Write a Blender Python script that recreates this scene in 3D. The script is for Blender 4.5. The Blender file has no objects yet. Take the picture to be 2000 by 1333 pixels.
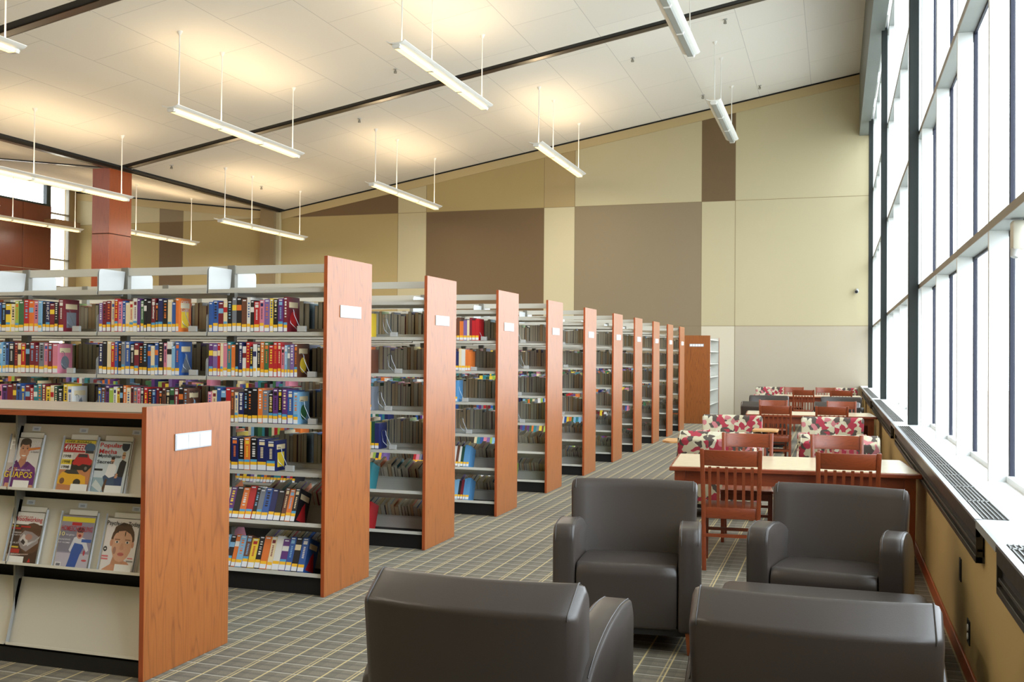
import bpy, bmesh, math, random
from mathutils import Vector, Matrix
from math import sin, cos, pi, radians as R
sc = bpy.context.scene
COL = sc.collection
rng = random.Random(7)

# ------------------------------------------------------------------ camera
FPX, YAW, PIT, ROLL = 1968.5, R(17.818), R(.803), R(.5)
fw = Vector((-sin(YAW) * cos(PIT), cos(YAW) * cos(PIT), sin(PIT)))
rt = Vector((cos(YAW), sin(YAW), 0))
up = rt.cross(fw)
r2 = rt * cos(ROLL) + up * sin(ROLL)
u2 = up * cos(ROLL) - rt * sin(ROLL)
cd = bpy.data.cameras.new('camera'); cam = bpy.data.objects.new('camera', cd); COL.objects.link(cam)
M = Matrix((r2, u2, -fw)).transposed().to_4x4(); M.translation = Vector((0, 0, 1.6))
cam.matrix_world = M
cd.sensor_width = 36; cd.lens = 36 * FPX / 2000; cd.clip_end = 300
sc.camera = cam

# ------------------------------------------------------------------ world, lights, exposure
sc.view_settings.view_transform = 'Standard'; sc.view_settings.look = 'None'
sc.view_settings.gamma = 1; sc.view_settings.use_curve_mapping = False
sc.view_settings.exposure = 0.0
w = bpy.data.worlds.new('sky'); sc.world = w; w.use_nodes = True
bg = w.node_tree.nodes['Background']; bg.inputs[0].default_value = (.86, .93, 1, 1); bg.inputs[1].default_value = 8.0
def area(name, loc, rot, sx, sy, energy, color, portal=False):
    l = bpy.data.lights.new(name, 'AREA'); l.shape = 'RECTANGLE'; l.size = sx; l.size_y = sy
    l.energy = energy; l.color = color
    o = bpy.data.objects.new(name, l); o.location = loc; o.rotation_euler = rot; COL.objects.link(o)
    if portal: l.cycles.is_portal = True
    return o
area('window_daylight_portal', (1.06, 14.7, 5.1), (0, R(90), 0), 8.3, 26, 1, (1, 1, 1), True)
UP_W, DOWN_W, LENS_E = 46, 125, 2.2
WARM = (1, .74, .44)

# ------------------------------------------------------------------ materials
def lin(c): return tuple(((x / 255) / 12.92 if x / 255 <= .04045 else ((x / 255 + .055) / 1.055) ** 2.4) for x in c) + (1,)
MATS = {}
def mat(name, rgb, rough=.5, metal=0, bump=0, bscale=200, coat=0, emit=0, spec=None):
    if name in MATS: return MATS[name]
    m = bpy.data.materials.new(name); m.use_nodes = True; nt = m.node_tree; b = nt.nodes['Principled BSDF']
    b.inputs['Base Color'].default_value = lin(rgb); b.inputs['Roughness'].default_value = rough; b.inputs['Metallic'].default_value = metal
    if coat: b.inputs['Coat Weight'].default_value = coat; b.inputs['Coat Roughness'].default_value = .15
    if spec is not None: b.inputs['Specular IOR Level'].default_value = spec
    if emit: b.inputs['Emission Color'].default_value = lin(rgb); b.inputs['Emission Strength'].default_value = emit
    tc = nt.nodes.new('ShaderNodeTexCoord'); n = nt.nodes.new('ShaderNodeTexNoise'); n.inputs['Scale'].default_value = bscale
    nt.links.new(tc.outputs['Object'], n.inputs['Vector'])
    if bump:
        bp = nt.nodes.new('ShaderNodeBump'); bp.inputs['Strength'].default_value = bump; bp.inputs['Distance'].default_value = .002
        nt.links.new(n.outputs['Fac'], bp.inputs['Height']); nt.links.new(bp.outputs[0], b.inputs['Normal'])
    elif not emit:
        mr = nt.nodes.new('ShaderNodeMapRange'); mr.inputs['To Min'].default_value = max(0, rough - .04); mr.inputs['To Max'].default_value = min(1, rough + .04)
        n.inputs['Scale'].default_value = 12
        nt.links.new(n.outputs['Fac'], mr.inputs[0]); nt.links.new(mr.outputs[0], b.inputs['Roughness'])
    MATS[name] = m; return m
def wood(name, c1, c2, dark, rough=.35, axis='Z', scale=1.0, coat=.25):
    m = bpy.data.materials.new(name); m.use_nodes = True; nt = m.node_tree; b = nt.nodes['Principled BSDF']; L = nt.links.new
    tc = nt.nodes.new('ShaderNodeTexCoord'); mp = nt.nodes.new('ShaderNodeMapping')
    s = {'Z': (6, 6, .55), 'X': (.55, 6, 6), 'Y': (6, .55, 6)}[axis]; mp.inputs['Scale'].default_value = tuple(x * scale for x in s)
    L(tc.outputs['Object'], mp.inputs['Vector'])
    n1 = nt.nodes.new('ShaderNodeTexNoise'); n1.inputs['Scale'].default_value = 1.1; n1.inputs['Detail'].default_value = 2; L(mp.outputs[0], n1.inputs['Vector'])
    mu = nt.nodes.new('ShaderNodeMath'); mu.operation = 'MULTIPLY'; mu.inputs[1].default_value = 26; L(n1.outputs['Fac'], mu.inputs[0])
    fr = nt.nodes.new('ShaderNodeMath'); fr.operation = 'PINGPONG'; fr.inputs[1].default_value = 1; L(mu.outputs[0], fr.inputs[0])
    pw = nt.nodes.new('ShaderNodeMath'); pw.operation = 'POWER'; pw.inputs[1].default_value = 5; L(fr.outputs[0], pw.inputs[0])
    n2 = nt.nodes.new('ShaderNodeTexNoise'); n2.inputs['Scale'].default_value = 14; n2.inputs['Detail'].default_value = 4; L(mp.outputs[0], n2.inputs['Vector'])
    mx = nt.nodes.new('ShaderNodeMixRGB'); mx.inputs[1].default_value = lin(c1); mx.inputs[2].default_value = lin(c2); L(n2.outputs['Fac'], mx.inputs[0])
    m2 = nt.nodes.new('ShaderNodeMixRGB'); m2.inputs[2].default_value = lin(dark); L(mx.outputs[0], m2.inputs[1])
    k = nt.nodes.new('ShaderNodeMath'); k.operation = 'MULTIPLY'; k.inputs[1].default_value = .42; L(pw.outputs[0], k.inputs[0]); L(k.outputs[0], m2.inputs[0])
    L(m2.outputs[0], b.inputs['Base Color']); b.inputs['Roughness'].default_value = rough; b.inputs['Coat Weight'].default_value = coat; b.inputs['Coat Roughness'].default_value = .3
    MATS[name] = m; return m
CHERRY = wood('cherry_veneer', (156, 92, 39), (134, 72, 28), (74, 34, 12), .36)
CHERRY_EDGE = wood('cherry_edge', (176, 84, 36), (160, 72, 28), (120, 50, 20), .4)
CHERRY_X = wood('cherry_edge_long', (176, 84, 36), (160, 72, 28), (120, 50, 20), .4, 'X')
REDWOOD = wood('red_cherry', (138, 66, 34), (120, 52, 24), (80, 32, 14), .32, 'Z', 2.0, .35)
REDWOOD_X = wood('red_cherry_across', (138, 66, 34), (120, 52, 24), (80, 32, 14), .32, 'X', 2.0, .35)
COLWOOD = wood('column_cherry', (160, 74, 28), (140, 58, 20), (96, 34, 12), .35, 'Z', .6, .3)
WALLWOOD = wood('wall_cherry', (92, 44, 24), (78, 34, 18), (70, 28, 14), .35, 'Z', .5, .3)
TAN_WOOD = wood('tan_wood', (206, 160, 104), (190, 140, 86), (150, 100, 56), .3, 'X')
METAL = mat('beige_steel', (190, 188, 178), .45)
METAL_W = mat('white_steel', (176, 177, 175), .45)
METAL_D = mat('shade_dark_steel', (120, 118, 108), .5)  # shelf steel with the uprights' shade put into its colour; reused on small fittings
PLATE = mat('display_plate_beige', (202, 198, 184), .5)
BLACK = mat('black_base', (14, 13, 13), .6)
WHITE = mat('white_plastic', (240, 240, 240), .5)
PAPER = mat('paper_white', (236, 236, 232), .7)
SILVER = mat('silver_frame', (170, 172, 176), .35, .6)
LEATHER = mat('dark_leather', (60, 53, 48), .34, 0, .12, 350)
LEATHER_D = mat('leather_seam', (48, 43, 40), .5)
LEGWOOD = mat('leg_wood', (150, 80, 38), .4)
LIGHTW = mat('fixture_white', (226, 226, 222), .45)
LENS = mat('lens_lit', (255, 222, 150), .5, emit=LENS_E)
LENS_OFF = mat('lens_unlit', (150, 152, 146), .5)
ALU = mat('painted_mullion', (214, 218, 218), .45)
ALU_T = mat('shade_grey_transom', (150, 156, 154), .5)  # mullion paint darkened to give the transoms their underside shade
ALU_D = mat('shaded_alu_face', (128, 120, 106), .5)  # aluminium with transom-front shade put into its brown; reused on outer frames
GASKET = mat('gasket', (24, 30, 52), .5)
DKSTEEL = mat('dark_green_steel', (22, 32, 30), .5)
FASCIA = mat('grey_fascia', (96, 102, 98), .5)
CONV = mat('bronze_convector', (66, 62, 54), .4, .4)
CONV_D = mat('convector_slot', (30, 29, 27), .6)
SILLM = mat('white_sill', (228, 232, 232), .3)
BEAMB = mat('glossy_brown_beam', (58, 46, 36), .3, 0, 0, 200, .3)
BLK = mat('ceiling_gap_black', (9, 9, 9), .8)
LAMIN = mat('laminate_top', (216, 202, 170), .22, 0, 0, 200, .4)
WIRE = mat('bookend_wire', (130, 134, 138), .3, .8)
PAGES = mat('book_pages', (196, 188, 164), .8)
PAGES_G = mat('book_pages_grey', (236, 230, 212), .85)
STK_Y = mat('sticker_yellow', (246, 190, 40), .5)
STK_W = mat('sticker_white', (232, 234, 238), .5)
STK_B = mat('sticker_blue', (84, 160, 205), .5)

def fabric_pattern():
    m = bpy.data.materials.new('patterned_fabric'); m.use_nodes = True; nt = m.node_tree; b = nt.nodes['Principled BSDF']; L = nt.links.new
    tc = nt.nodes.new('ShaderNodeTexCoord'); n = nt.nodes.new('ShaderNodeTexNoise'); n.inputs['Scale'].default_value = 6
    L(tc.outputs['Object'], n.inputs['Vector'])
    ad = nt.nodes.new('ShaderNodeMixRGB'); ad.blend_type = 'ADD'; ad.inputs[0].default_value = .16; L(tc.outputs['Object'], ad.inputs[1]); L(n.outputs['Color'], ad.inputs[2])
    v = nt.nodes.new('ShaderNodeTexVoronoi'); v.inputs['Scale'].default_value = 17; L(ad.outputs[0], v.inputs['Vector'])
    s = nt.nodes.new('ShaderNodeSeparateColor'); L(v.outputs['Color'], s.inputs[0])
    cr = nt.nodes.new('ShaderNodeValToRGB'); cr.color_ramp.interpolation = 'CONSTANT'
    e = cr.color_ramp.elements; e[0].position = 0; e[0].color = lin((176, 168, 140)); e[1].position = .34; e[1].color = lin((150, 40, 56))
    for p, c in ((.58, (70, 60, 52)), (.77, (172, 104, 106)), (.87, (186, 180, 156))):
        x = e.new(p); x.color = lin(c)
    L(s.outputs[0], cr.inputs[0]); L(cr.outputs[0], b.inputs['Base Color']); b.inputs['Roughness'].default_value = .8
    return m
PATTERN = fabric_pattern()

def carpet():
    m = bpy.data.materials.new('plaid_carpet'); m.use_nodes = True; nt = m.node_tree; b = nt.nodes['Principled BSDF']; L = nt.links.new
    g = nt.nodes.new('ShaderNodeNewGeometry'); sp = nt.nodes.new('ShaderNodeSeparateXYZ'); L(g.outputs['Position'], sp.inputs[0])
    def line(axis, period, off, half, soft=.002):
        a = nt.nodes.new('ShaderNodeMath'); a.operation = 'ADD'; a.inputs[1].default_value = 100 + off; L(sp.outputs[axis], a.inputs[0])
        f = nt.nodes.new('ShaderNodeMath'); f.operation = 'MODULO'; f.inputs[1].default_value = period; L(a.outputs[0], f.inputs[0])
        s = nt.nodes.new('ShaderNodeMath'); s.operation = 'SUBTRACT'; s.inputs[1].default_value = period / 2; L(f.outputs[0], s.inputs[0])
        ab = nt.nodes.new('ShaderNodeMath'); ab.operation = 'ABSOLUTE'; L(s.outputs[0], ab.inputs[0])
        mr = nt.nodes.new('ShaderNodeMapRange'); mr.inputs['From Min'].default_value = half; mr.inputs['From Max'].default_value = half + soft
        mr.inputs['To Min'].default_value = 1; mr.inputs['To Max'].default_value = 0; L(ab.outputs[0], mr.inputs[0]); return mr.outputs[0]
    def mix(a, col, fac, k):
        mm = nt.nodes.new('ShaderNodeMath'); mm.operation = 'MULTIPLY'; mm.inputs[1].default_value = k; L(fac, mm.inputs[0])
        x = nt.nodes.new('ShaderNodeMixRGB'); L(mm.outputs[0], x.inputs[0]); L(a, x.inputs[1]); x.inputs[2].default_value = lin(col); return x.outputs[0]
    n = nt.nodes.new('ShaderNodeTexNoise'); n.inputs['Scale'].default_value = 160; n.inputs['Detail'].default_value = 2; L(g.outputs['Position'], n.inputs['Vector'])
    base = nt.nodes.new('ShaderNodeMixRGB'); base.inputs[1].default_value = lin((94, 89, 78)); base.inputs[2].default_value = lin((134, 127, 112)); L(n.outputs['Fac'], base.inputs[0])
    c = base.outputs[0]
    c = mix(c, (96, 92, 80), line(0, .145, .036, .022), .45)
    c = mix(c, (84, 82, 74), line(1, .0725, .02, .012), .4)
    c = mix(c, (178, 176, 162), line(1, .145, 0, .0035), .75)
    c = mix(c, (196, 178, 128), line(0, .29, 0, .0035), .85)
    c = mix(c, (196, 178, 128), line(0, .29, .135, .0030), .8)
    c = mix(c, (190, 172, 124), line(0, .29, .155, .0030), .6)
    L(c, b.inputs['Base Color']); b.inputs['Roughness'].default_value = .95; b.inputs['Specular IOR Level'].default_value = .15
    bp = nt.nodes.new('ShaderNodeBump'); bp.inputs['Strength'].default_value = .3; bp.inputs['Distance'].default_value = .004; L(n.outputs['Fac'], bp.inputs['Height']); L(bp.outputs[0], b.inputs['Normal'])
    return m
CARPET = carpet()
def ceiling_mat():
    m = bpy.data.materials.new('ceiling_panels'); m.use_nodes = True; nt = m.node_tree; b = nt.nodes['Principled BSDF']; L = nt.links.new
    g = nt.nodes.new('ShaderNodeNewGeometry'); mp = nt.nodes.new('ShaderNodeMapping'); mp.inputs['Rotation'].default_value = (0, 0, R(90)); mp.inputs['Location'].default_value = (0, .65 + 1.32 * 20, 0)
    L(g.outputs['Position'], mp.inputs['Vector'])
    br = nt.nodes.new('ShaderNodeTexBrick'); br.inputs['Scale'].default_value = 1; br.inputs['Brick Width'].default_value = 2.44; br.inputs['Row Height'].default_value = 1.32
    br.inputs['Mortar Size'].default_value = .007; br.inputs['Mortar Smooth'].default_value = .2
    br.inputs['Color1'].default_value = lin((226, 222, 214)); br.inputs['Color2'].default_value = lin((222, 218, 210)); br.inputs['Mortar'].default_value = lin((192, 189, 184))
    L(mp.outputs[0], br.inputs['Vector']); L(br.outputs['Color'], b.inputs['Base Color']); b.inputs['Roughness'].default_value = .9
    return m
CEIL = ceiling_mat()
def glass_mat(name, tint=(1, 1, 1), k=.10, rough=.0, amt=1):
    m = bpy.data.materials.new(name); m.use_nodes = True; nt = m.node_tree; nt.nodes.remove(nt.nodes['Principled BSDF']); L = nt.links.new
    t = nt.nodes.new('ShaderNodeBsdfTransparent'); t.inputs[0].default_value = tint + (1,)
    gl = nt.nodes.new('ShaderNodeBsdfGlossy'); gl.inputs['Roughness'].default_value = rough
    f = nt.nodes.new('ShaderNodeLayerWeight'); f.inputs[0].default_value = k
    mx = nt.nodes.new('ShaderNodeMixShader'); q = nt.nodes.new('ShaderNodeMath'); q.operation = 'MULTIPLY'; q.inputs[1].default_value = amt; L(f.outputs['Fresnel'], q.inputs[0]); L(q.outputs[0], mx.inputs[0]); L(t.outputs[0], mx.inputs[1]); L(gl.outputs[0], mx.inputs[2])
    L(mx.outputs[0], nt.nodes['Material Output'].inputs[0]); return m
GLASS = glass_mat('window_glass', (.97, .985, .985), .12, 0, .3)
ACRYLIC = glass_mat('clear_acrylic', (.99, .99, .99), .2, .08, .2)
def stone_mat():
    m = bpy.data.materials.new('pale_stone_blocks'); m.use_nodes = True; nt = m.node_tree; b = nt.nodes['Principled BSDF']
    br = nt.nodes.new('ShaderNodeTexBrick'); tc = nt.nodes.new('ShaderNodeTexCoord'); mp = nt.nodes.new('ShaderNodeMapping'); mp.inputs['Rotation'].default_value = (R(90), 0, R(90))
    nt.links.new(tc.outputs['Object'], mp.inputs[0]); nt.links.new(mp.outputs[0], br.inputs['Vector'])
    br.inputs['Scale'].default_value = 1.2; br.inputs['Color1'].default_value = lin((226, 206, 170)); br.inputs['Color2'].default_value = lin((206, 184, 146)); br.inputs['Mortar'].default_value = lin((190, 176, 150))
    nt.links.new(br.outputs[0], b.inputs['Base Color']); b.inputs['Roughness'].default_value = .9; return m
STONE = stone_mat()
def attr_mat():
    m = bpy.data.materials.new('book_colours'); m.use_nodes = True; nt = m.node_tree; b = nt.nodes['Principled BSDF']
    a = nt.nodes.new('ShaderNodeAttribute'); a.attribute_name = 'Col'; nt.links.new(a.outputs['Color'], b.inputs['Base Color']); b.inputs['Roughness'].default_value = .55; return m
BOOKCOL = attr_mat()

# ------------------------------------------------------------------ mesh helpers
class MB:
    def __init__(s): s.v = []; s.f = []; s.m = []; s.X = None
    def add(s, vs, fs, mi=0):
        o = len(s.v)
        if s.X is not None: vs = [tuple(s.X @ Vector(p)) for p in vs]
        s.v += [tuple(p) for p in vs]
        for f in fs: s.f.append(tuple(i + o for i in f)); s.m.append(mi)
        return s
    def box(s, x0, x1, y0, y1, z0, z1, mi=0):
        return s.add([(x0, y0, z0), (x1, y0, z0), (x1, y1, z0), (x0, y1, z0), (x0, y0, z1), (x1, y0, z1), (x1, y1, z1), (x0, y1, z1)],
                     [(0, 3, 2, 1), (4, 5, 6, 7), (0, 1, 5, 4), (1, 2, 6, 5), (2, 3, 7, 6), (3, 0, 4, 7)], mi)
    def quad(s, a, b, c, d, mi=0): return s.add([a, b, c, d], [(0, 1, 2, 3)], mi)
    def prism(s, prof, x0, x1, axis='X', mi=0):
        n = len(prof)
        def P(a, b, t): return {'X': (t, a, b), 'Y': (a, t, b), 'Z': (a, b, t)}[axis]
        vs = [P(a, b, x0) for a, b in prof] + [P(a, b, x1) for a, b in prof]
        fs = [tuple(range(n)), tuple(range(2 * n - 1, n - 1, -1))] + [(i, i + n, (i + 1) % n + n, (i + 1) % n) for i in range(n)]
        return s.add(vs, fs, mi)
    def tube(s, pts, r, n=8, mi=0):
        pts = [Vector(p) for p in pts]; vs = []; fs = []; pv = None
        for i, p in enumerate(pts):
            d = (pts[min(i + 1, len(pts) - 1)] - pts[max(i - 1, 0)]).normalized()
            a = d.orthogonal() if pv is None else (pv - d * pv.dot(d))
            a.normalize(); pv = a; b = d.cross(a); rr = r[i] if isinstance(r, (list, tuple)) else r
            vs += [tuple(p + a * (rr * cos(2 * pi * k / n)) + b * (rr * sin(2 * pi * k / n))) for k in range(n)]
        for i in range(len(pts) - 1):
            for k in range(n): fs.append((i * n + k, i * n + (k + 1) % n, (i + 1) * n + (k + 1) % n, (i + 1) * n + k))
        fs.append(tuple(range(n - 1, -1, -1))); fs.append(tuple(range((len(pts) - 1) * n, len(pts) * n)))
        return s.add(vs, fs, mi)
    def bar(s, p, q, wx, wy, mi=0):   # square bar between two points, wx along X
        p, q = Vector(p), Vector(q); h = [(-wx / 2, -wy / 2), (wx / 2, -wy / 2), (wx / 2, wy / 2), (-wx / 2, wy / 2)]
        d = (q - p).normalized(); ax = Vector((1, 0, 0)) if abs(d.x) < .9 else Vector((0, 1, 0)); ay = d.cross(ax).normalized(); ax = ay.cross(d)
        vs = [tuple(p + ax * a + ay * b) for a, b in h] + [tuple(q + ax * a + ay * b) for a, b in h]
        return s.add(vs, [(0, 1, 2, 3), (7, 6, 5, 4), (0, 4, 5, 1), (1, 5, 6, 2), (2, 6, 7, 3), (3, 7, 4, 0)], mi)
    def loft(s, rings, mi=0):
        n = len(rings[0]); vs = [p for r in rings for p in r]; fs = [tuple(range(n)), tuple(range(len(vs) - 1, len(vs) - 1 - n, -1))]
        for i in range(len(rings) - 1):
            for k in range(n): fs.append((i * n + k, (i + 1) * n + k, (i + 1) * n + (k + 1) % n, i * n + (k + 1) % n))
        return s.add(vs, fs, mi)
    def build(s, name, mats, parent=None, bevel=0, smooth=False, loc=None, seg=2):
        me = bpy.data.meshes.new(name); me.from_pydata(s.v, [], s.f)
        if not isinstance(mats, (list, tuple)): mats = [mats]
        for m in mats: me.materials.append(m)
        me.polygons.foreach_set('material_index', s.m)
        bm = bmesh.new(); bm.from_mesh(me); bmesh.ops.recalc_face_normals(bm, faces=bm.faces)
        if bevel:
            es = [e for e in bm.edges if len(e.link_faces) == 2 and e.calc_face_angle(0) > .6]
            bmesh.ops.bevel(bm, geom=es, offset=bevel, segments=seg, affect='EDGES', profile=.5, clamp_overlap=True)
        bm.to_mesh(me); bm.free()
        if smooth:
            me.polygons.foreach_set('use_smooth', [True] * len(me.polygons))
            me.set_sharp_from_angle(angle=R(42))
        o = bpy.data.objects.new(name, me); COL.objects.link(o)
        if parent: o.parent = parent
        if loc: o.location = loc
        return o
def tag(o, label=None, cat=None, group=None, kind=None):
    if label: o['label'] = label
    if cat: o['category'] = cat
    if group: o['group'] = group
    if kind: o['kind'] = kind
    return o
def thing(name, label, cat, loc=(0, 0, 0), rz=0, group=None, kind=None):
    o = bpy.data.objects.new(name, None); o.empty_display_size = .1; COL.objects.link(o); o.location = loc; o.rotation_euler = (0, 0, rz)
    return tag(o, label, cat, group, kind)
def copy_tree(o, parent=None):
    c = o.copy(); COL.objects.link(c); c.parent = parent
    for ch in list(o.children): copy_tree(ch, c)
    return c
def rpoly(pts, r, n=4):
    out = []; N = len(pts)
    for i, p in enumerate(pts):
        ri = r[i] if isinstance(r, (list, tuple)) else r
        a = Vector(pts[i - 1]) - Vector(p); b = Vector(pts[(i + 1) % N]) - Vector(p)
        ri = min(ri, a.length * .45, b.length * .45)
        if ri < 1e-5: out.append(tuple(p)); continue
        p0 = Vector(p) + a.normalized() * ri; p1 = Vector(p) + b.normalized() * ri
        for k in range(n + 1):
            t = k / n; q = p0 * (1 - t) ** 2 + Vector(p) * 2 * t * (1 - t) + p1 * t * t; out.append((q.x, q.y))
    return out
def pad(mb, prof, x0, x1, rnd=.025, bow=0, nseg=10, mi=0, flare=None):
    """closed cushion: YZ profile swept along X with rounded ends; bow pushes +Y at the centre"""
    cy = (min(p[0] for p in prof) + max(p[0] for p in prof)) / 2; cz = (min(p[1] for p in prof) + max(p[1] for p in prof)) / 2
    hy = max(p[0] for p in prof) - cy; hz = max(p[1] for p in prof) - cz
    st = [(x0, rnd), (x0 + rnd * .3, rnd * .3), (x0 + rnd, 0)] + [(x0 + rnd + (x1 - x0 - 2 * rnd) * k / nseg, 0) for k in range(1, nseg)] + [(x1 - rnd, 0), (x1 - rnd * .3, rnd * .3), (x1, rnd)]
    rings = []
    for x, ins in st:
        u = (x - (x0 + x1) / 2) / ((x1 - x0) / 2); d = bow * (1 - u * u)
        rings.append([((x if not flare else x * (1 + flare * (z - cz) / hz)), cy + (y - cy) * (1 - ins / hy) + d, cz + (z - cz) * (1 - ins / hz)) for y, z in prof])
    return mb.loft(rings, mi)
def text(s, width, height, m, mw, parent, name, bold=0, align='LEFT', depth=.0):
    cu = bpy.data.curves.new(name, 'FONT'); cu.body = s; cu.size = 1; cu.offset = bold; cu.resolution_u = 2
    to = bpy.data.objects.new(name, cu); me = bpy.data.meshes.new_from_object(to); bpy.data.objects.remove(to)
    xs = [v.co.x for v in me.vertices]; ys = [v.co.y for v in me.vertices]
    sx = width / (max(xs) - min(xs)); sy = height / (max(ys) - min(ys)); x0, y0 = min(xs), min(ys)
    for v in me.vertices: v.co = mw @ Vector(((v.co.x - x0) * sx, (v.co.y - y0) * sy, 0))
    me.materials.clear(); me.materials.append(m)
    o = bpy.data.objects.new(name, me); COL.objects.link(o); o.parent = parent; return o

# ------------------------------------------------------------------ the room
XW, YB, XL, YN = .638, 27.7, -24.3, -4.0        # window-wall face, back wall, left wall, near wall
XV = -16.59
def zc(x): return 6.035 + .1756 * (x - XV) if x > XV else 6.035 + .12 * (XV - x)
tag(MB().box(XL - .2, XW, YN, YB, -.1, 0).build('floor', CARPET), 'grey and gold plaid carpet floor', kind='structure')
YS = [YN, 5.0, 12.6, 20.1, YB]
mb = MB()
for a, b in zip(YS[:-1], YS[1:]):
    g = .40 if a > YN else 0; e = 0
    for x0, x1 in ((XL - .2, XV - .12), (XV + .12, .72)):
        z0, z1 = zc(x0), zc(x1)
        mb.add([(x0, a + g, z0), (x1, a + g, z1), (x1, b, z1), (x0, b, z0), (x0, a + g, z0 + .12), (x1, a + g, z1 + .12), (x1, b, z1 + .12), (x0, b, z0 + .12)],
               [(0, 1, 2, 3), (7, 6, 5, 4), (0, 4, 5, 1), (1, 5, 6, 2), (2, 6, 7, 3), (3, 7, 4, 0)])
tag(mb.build('ceiling', CEIL), 'sloping white panelled ceiling', kind='structure')
# roof deck above the joints so that no daylight leaks through them
mb = MB()
for x0, x1 in ((XL - .2, XV), (XV, 1.3)):
    z0, z1 = zc(x0) + .3, zc(x1) + .3
    mb.add([(x0, YN, z0), (x1, YN, z1), (x1, YB, z1), (x0, YB, z0), (x0, YN, z0 + .1), (x1, YN, z1 + .1), (x1, YB, z1 + .1), (x0, YB, z0 + .1)],
           [(0, 1, 2, 3), (7, 6, 5, 4), (0, 4, 5, 1), (1, 5, 6, 2), (2, 6, 7, 3), (3, 7, 4, 0)])
tag(mb.build('ceiling', BLK), 'dark roof deck seen in the joints between ceiling panels', kind='structure')
n = 0
for k, y in enumerate(YS[1:-1]):
    mb = MB()
    for x0, x1 in ((XL, XV - .12), (XV + .12, .6)):
        for (ya, yb, dz, h, mi) in ((y, y + .20, .004, .1, 2), (y + .20, y + .385, -.012, .12, 0), (y + .385, y + .41, -.02, .08, 1)):
            z0, z1 = zc(x0) + dz, zc(x1) + dz
            mb.add([(x0, ya, z0), (x1, ya, z1), (x1, yb, z1), (x0, yb, z0), (x0, ya, z0 + h), (x1, ya, z1 + h), (x1, yb, z1 + h), (x0, yb, z0 + h)],
                   [(0, 1, 2, 3), (7, 6, 5, 4), (0, 4, 5, 1), (1, 5, 6, 2), (2, 6, 7, 3), (3, 7, 4, 0)], mi)
    n += 1
    tag(mb.build('trim_%d' % n, [BEAMB, CEIL, BLK]), 'glossy dark brown beam in the black ceiling joint', kind='structure')
n += 1
tag(MB().box(XV - .12, XV + .02, YN, YB, zc(XV) - .03, zc(XV) + .2, 0).box(XV + .02, XV + .22, YN, YB, zc(XV) - .01, zc(XV) + .2, 1).build('trim_%d' % n, [BEAMB, BLK]), 'dark valley beam running the length of the ceiling', kind='structure')
# back wall of coloured fabric panels
CW = {'cream': (178, 168, 136), 'ccream': (190, 180, 148), 'tan': (162, 142, 102), 'taupe': (130, 116, 92), 'dark': (104, 84, 58), 'stone': (172, 162, 143), 'white': (196, 188, 168), 'olive': (160, 142, 98)}
WMS = [mat('wall_' + k, v, .9, 0, .15, 260) for k, v in CW.items()]; WI = {k: i for i, k in enumerate(CW)}
SEAM = mat('wall_seam', (120, 104, 74), .9)
xs = [.78, -2.6, -3.5, -7.065, -7.97, -11.61, -12.53, -16.57, -20.1, -21.0, XL]
top = ['cream', 'dark', 'cream', 'tan', 'olive', 'cream', 'dark', 'cream', 'taupe', 'cream']
mid = ['cream', 'cream', 'taupe', 'ccream', 'dark', 'cream', 'olive', 'olive', 'dark', 'olive']
low = ['stone', 'white', 'taupe', 'ccream', 'dark', 'cream', 'olive', 'olive', 'dark', 'olive']
mb = MB(); Z1, Z2 = 2.44, 5.83
for i in range(10):
    x1, x0 = xs[i], xs[i + 1]
    if i == 0: x1 = 1.1
    for zlo, zhi, c in ((0, Z1, low[i]), (Z1, Z2, mid[i])):
        mb.box(x0, x1, YB, YB + .15, zlo, zhi, WI[c])
    pts = [(x0, Z2), (x1, Z2), (x1, zc(x1) + .3), (x0, zc(x0) + .3)]
    if x0 < XV < x1: pts = [(x0, Z2), (x1, Z2), (x1, zc(x1) + .3), (XV, zc(XV) + .3), (x0, zc(x0) + .3)]
    mb.prism(pts, YB, YB + .15, 'Y', WI[top[i]])
    if i: mb.box(x1 - .006, x1 + .006, YB - .002, YB, 0, zc(x1), len(WMS))
for z in (Z1, Z2): mb.box(XL, 1.1, YB - .002, YB, z - .006, z + .006, len(WMS))
tag(mb.build('wall_back', WMS + [SEAM]), 'back wall of cream, tan and brown fabric panels', kind='structure')
n += 1; mb = MB()
for x0, x1 in ((XL, XV), (XV, .7)):
    mb.add([(x0, YB - .03, zc(x0) - .28), (x1, YB - .03, zc(x1) - .28), (x1, YB - .03, zc(x1) - .03), (x0, YB - .03, zc(x0) - .03)] + [(x0, YB, zc(x0) - .28), (x1, YB, zc(x1) - .28), (x1, YB, zc(x1) - .03), (x0, YB, zc(x0) - .03)],
           [(0, 1, 2, 3), (7, 6, 5, 4), (0, 4, 5, 1), (1, 5, 6, 2), (2, 6, 7, 3), (3, 7, 4, 0)], 0)
    mb.add([(x0, YB - .04, zc(x0) - .045), (x1, YB - .04, zc(x1) - .045), (x1, YB - .04, zc(x1) - .005), (x0, YB - .04, zc(x0) - .005)] + [(x0, YB, zc(x0) - .045), (x1, YB, zc(x1) - .045), (x1, YB, zc(x1) - .005), (x0, YB, zc(x0) - .005)],
           [(0, 1, 2, 3), (7, 6, 5, 4), (0, 4, 5, 1), (1, 5, 6, 2), (2, 6, 7, 3), (3, 7, 4, 0)], 1)
tag(mb.build('trim_%d' % n, [mat('frieze', (176, 158, 118), .9), BLK]), 'sloping frieze board with black reveal under the ceiling', kind='structure')
n += 1
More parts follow.
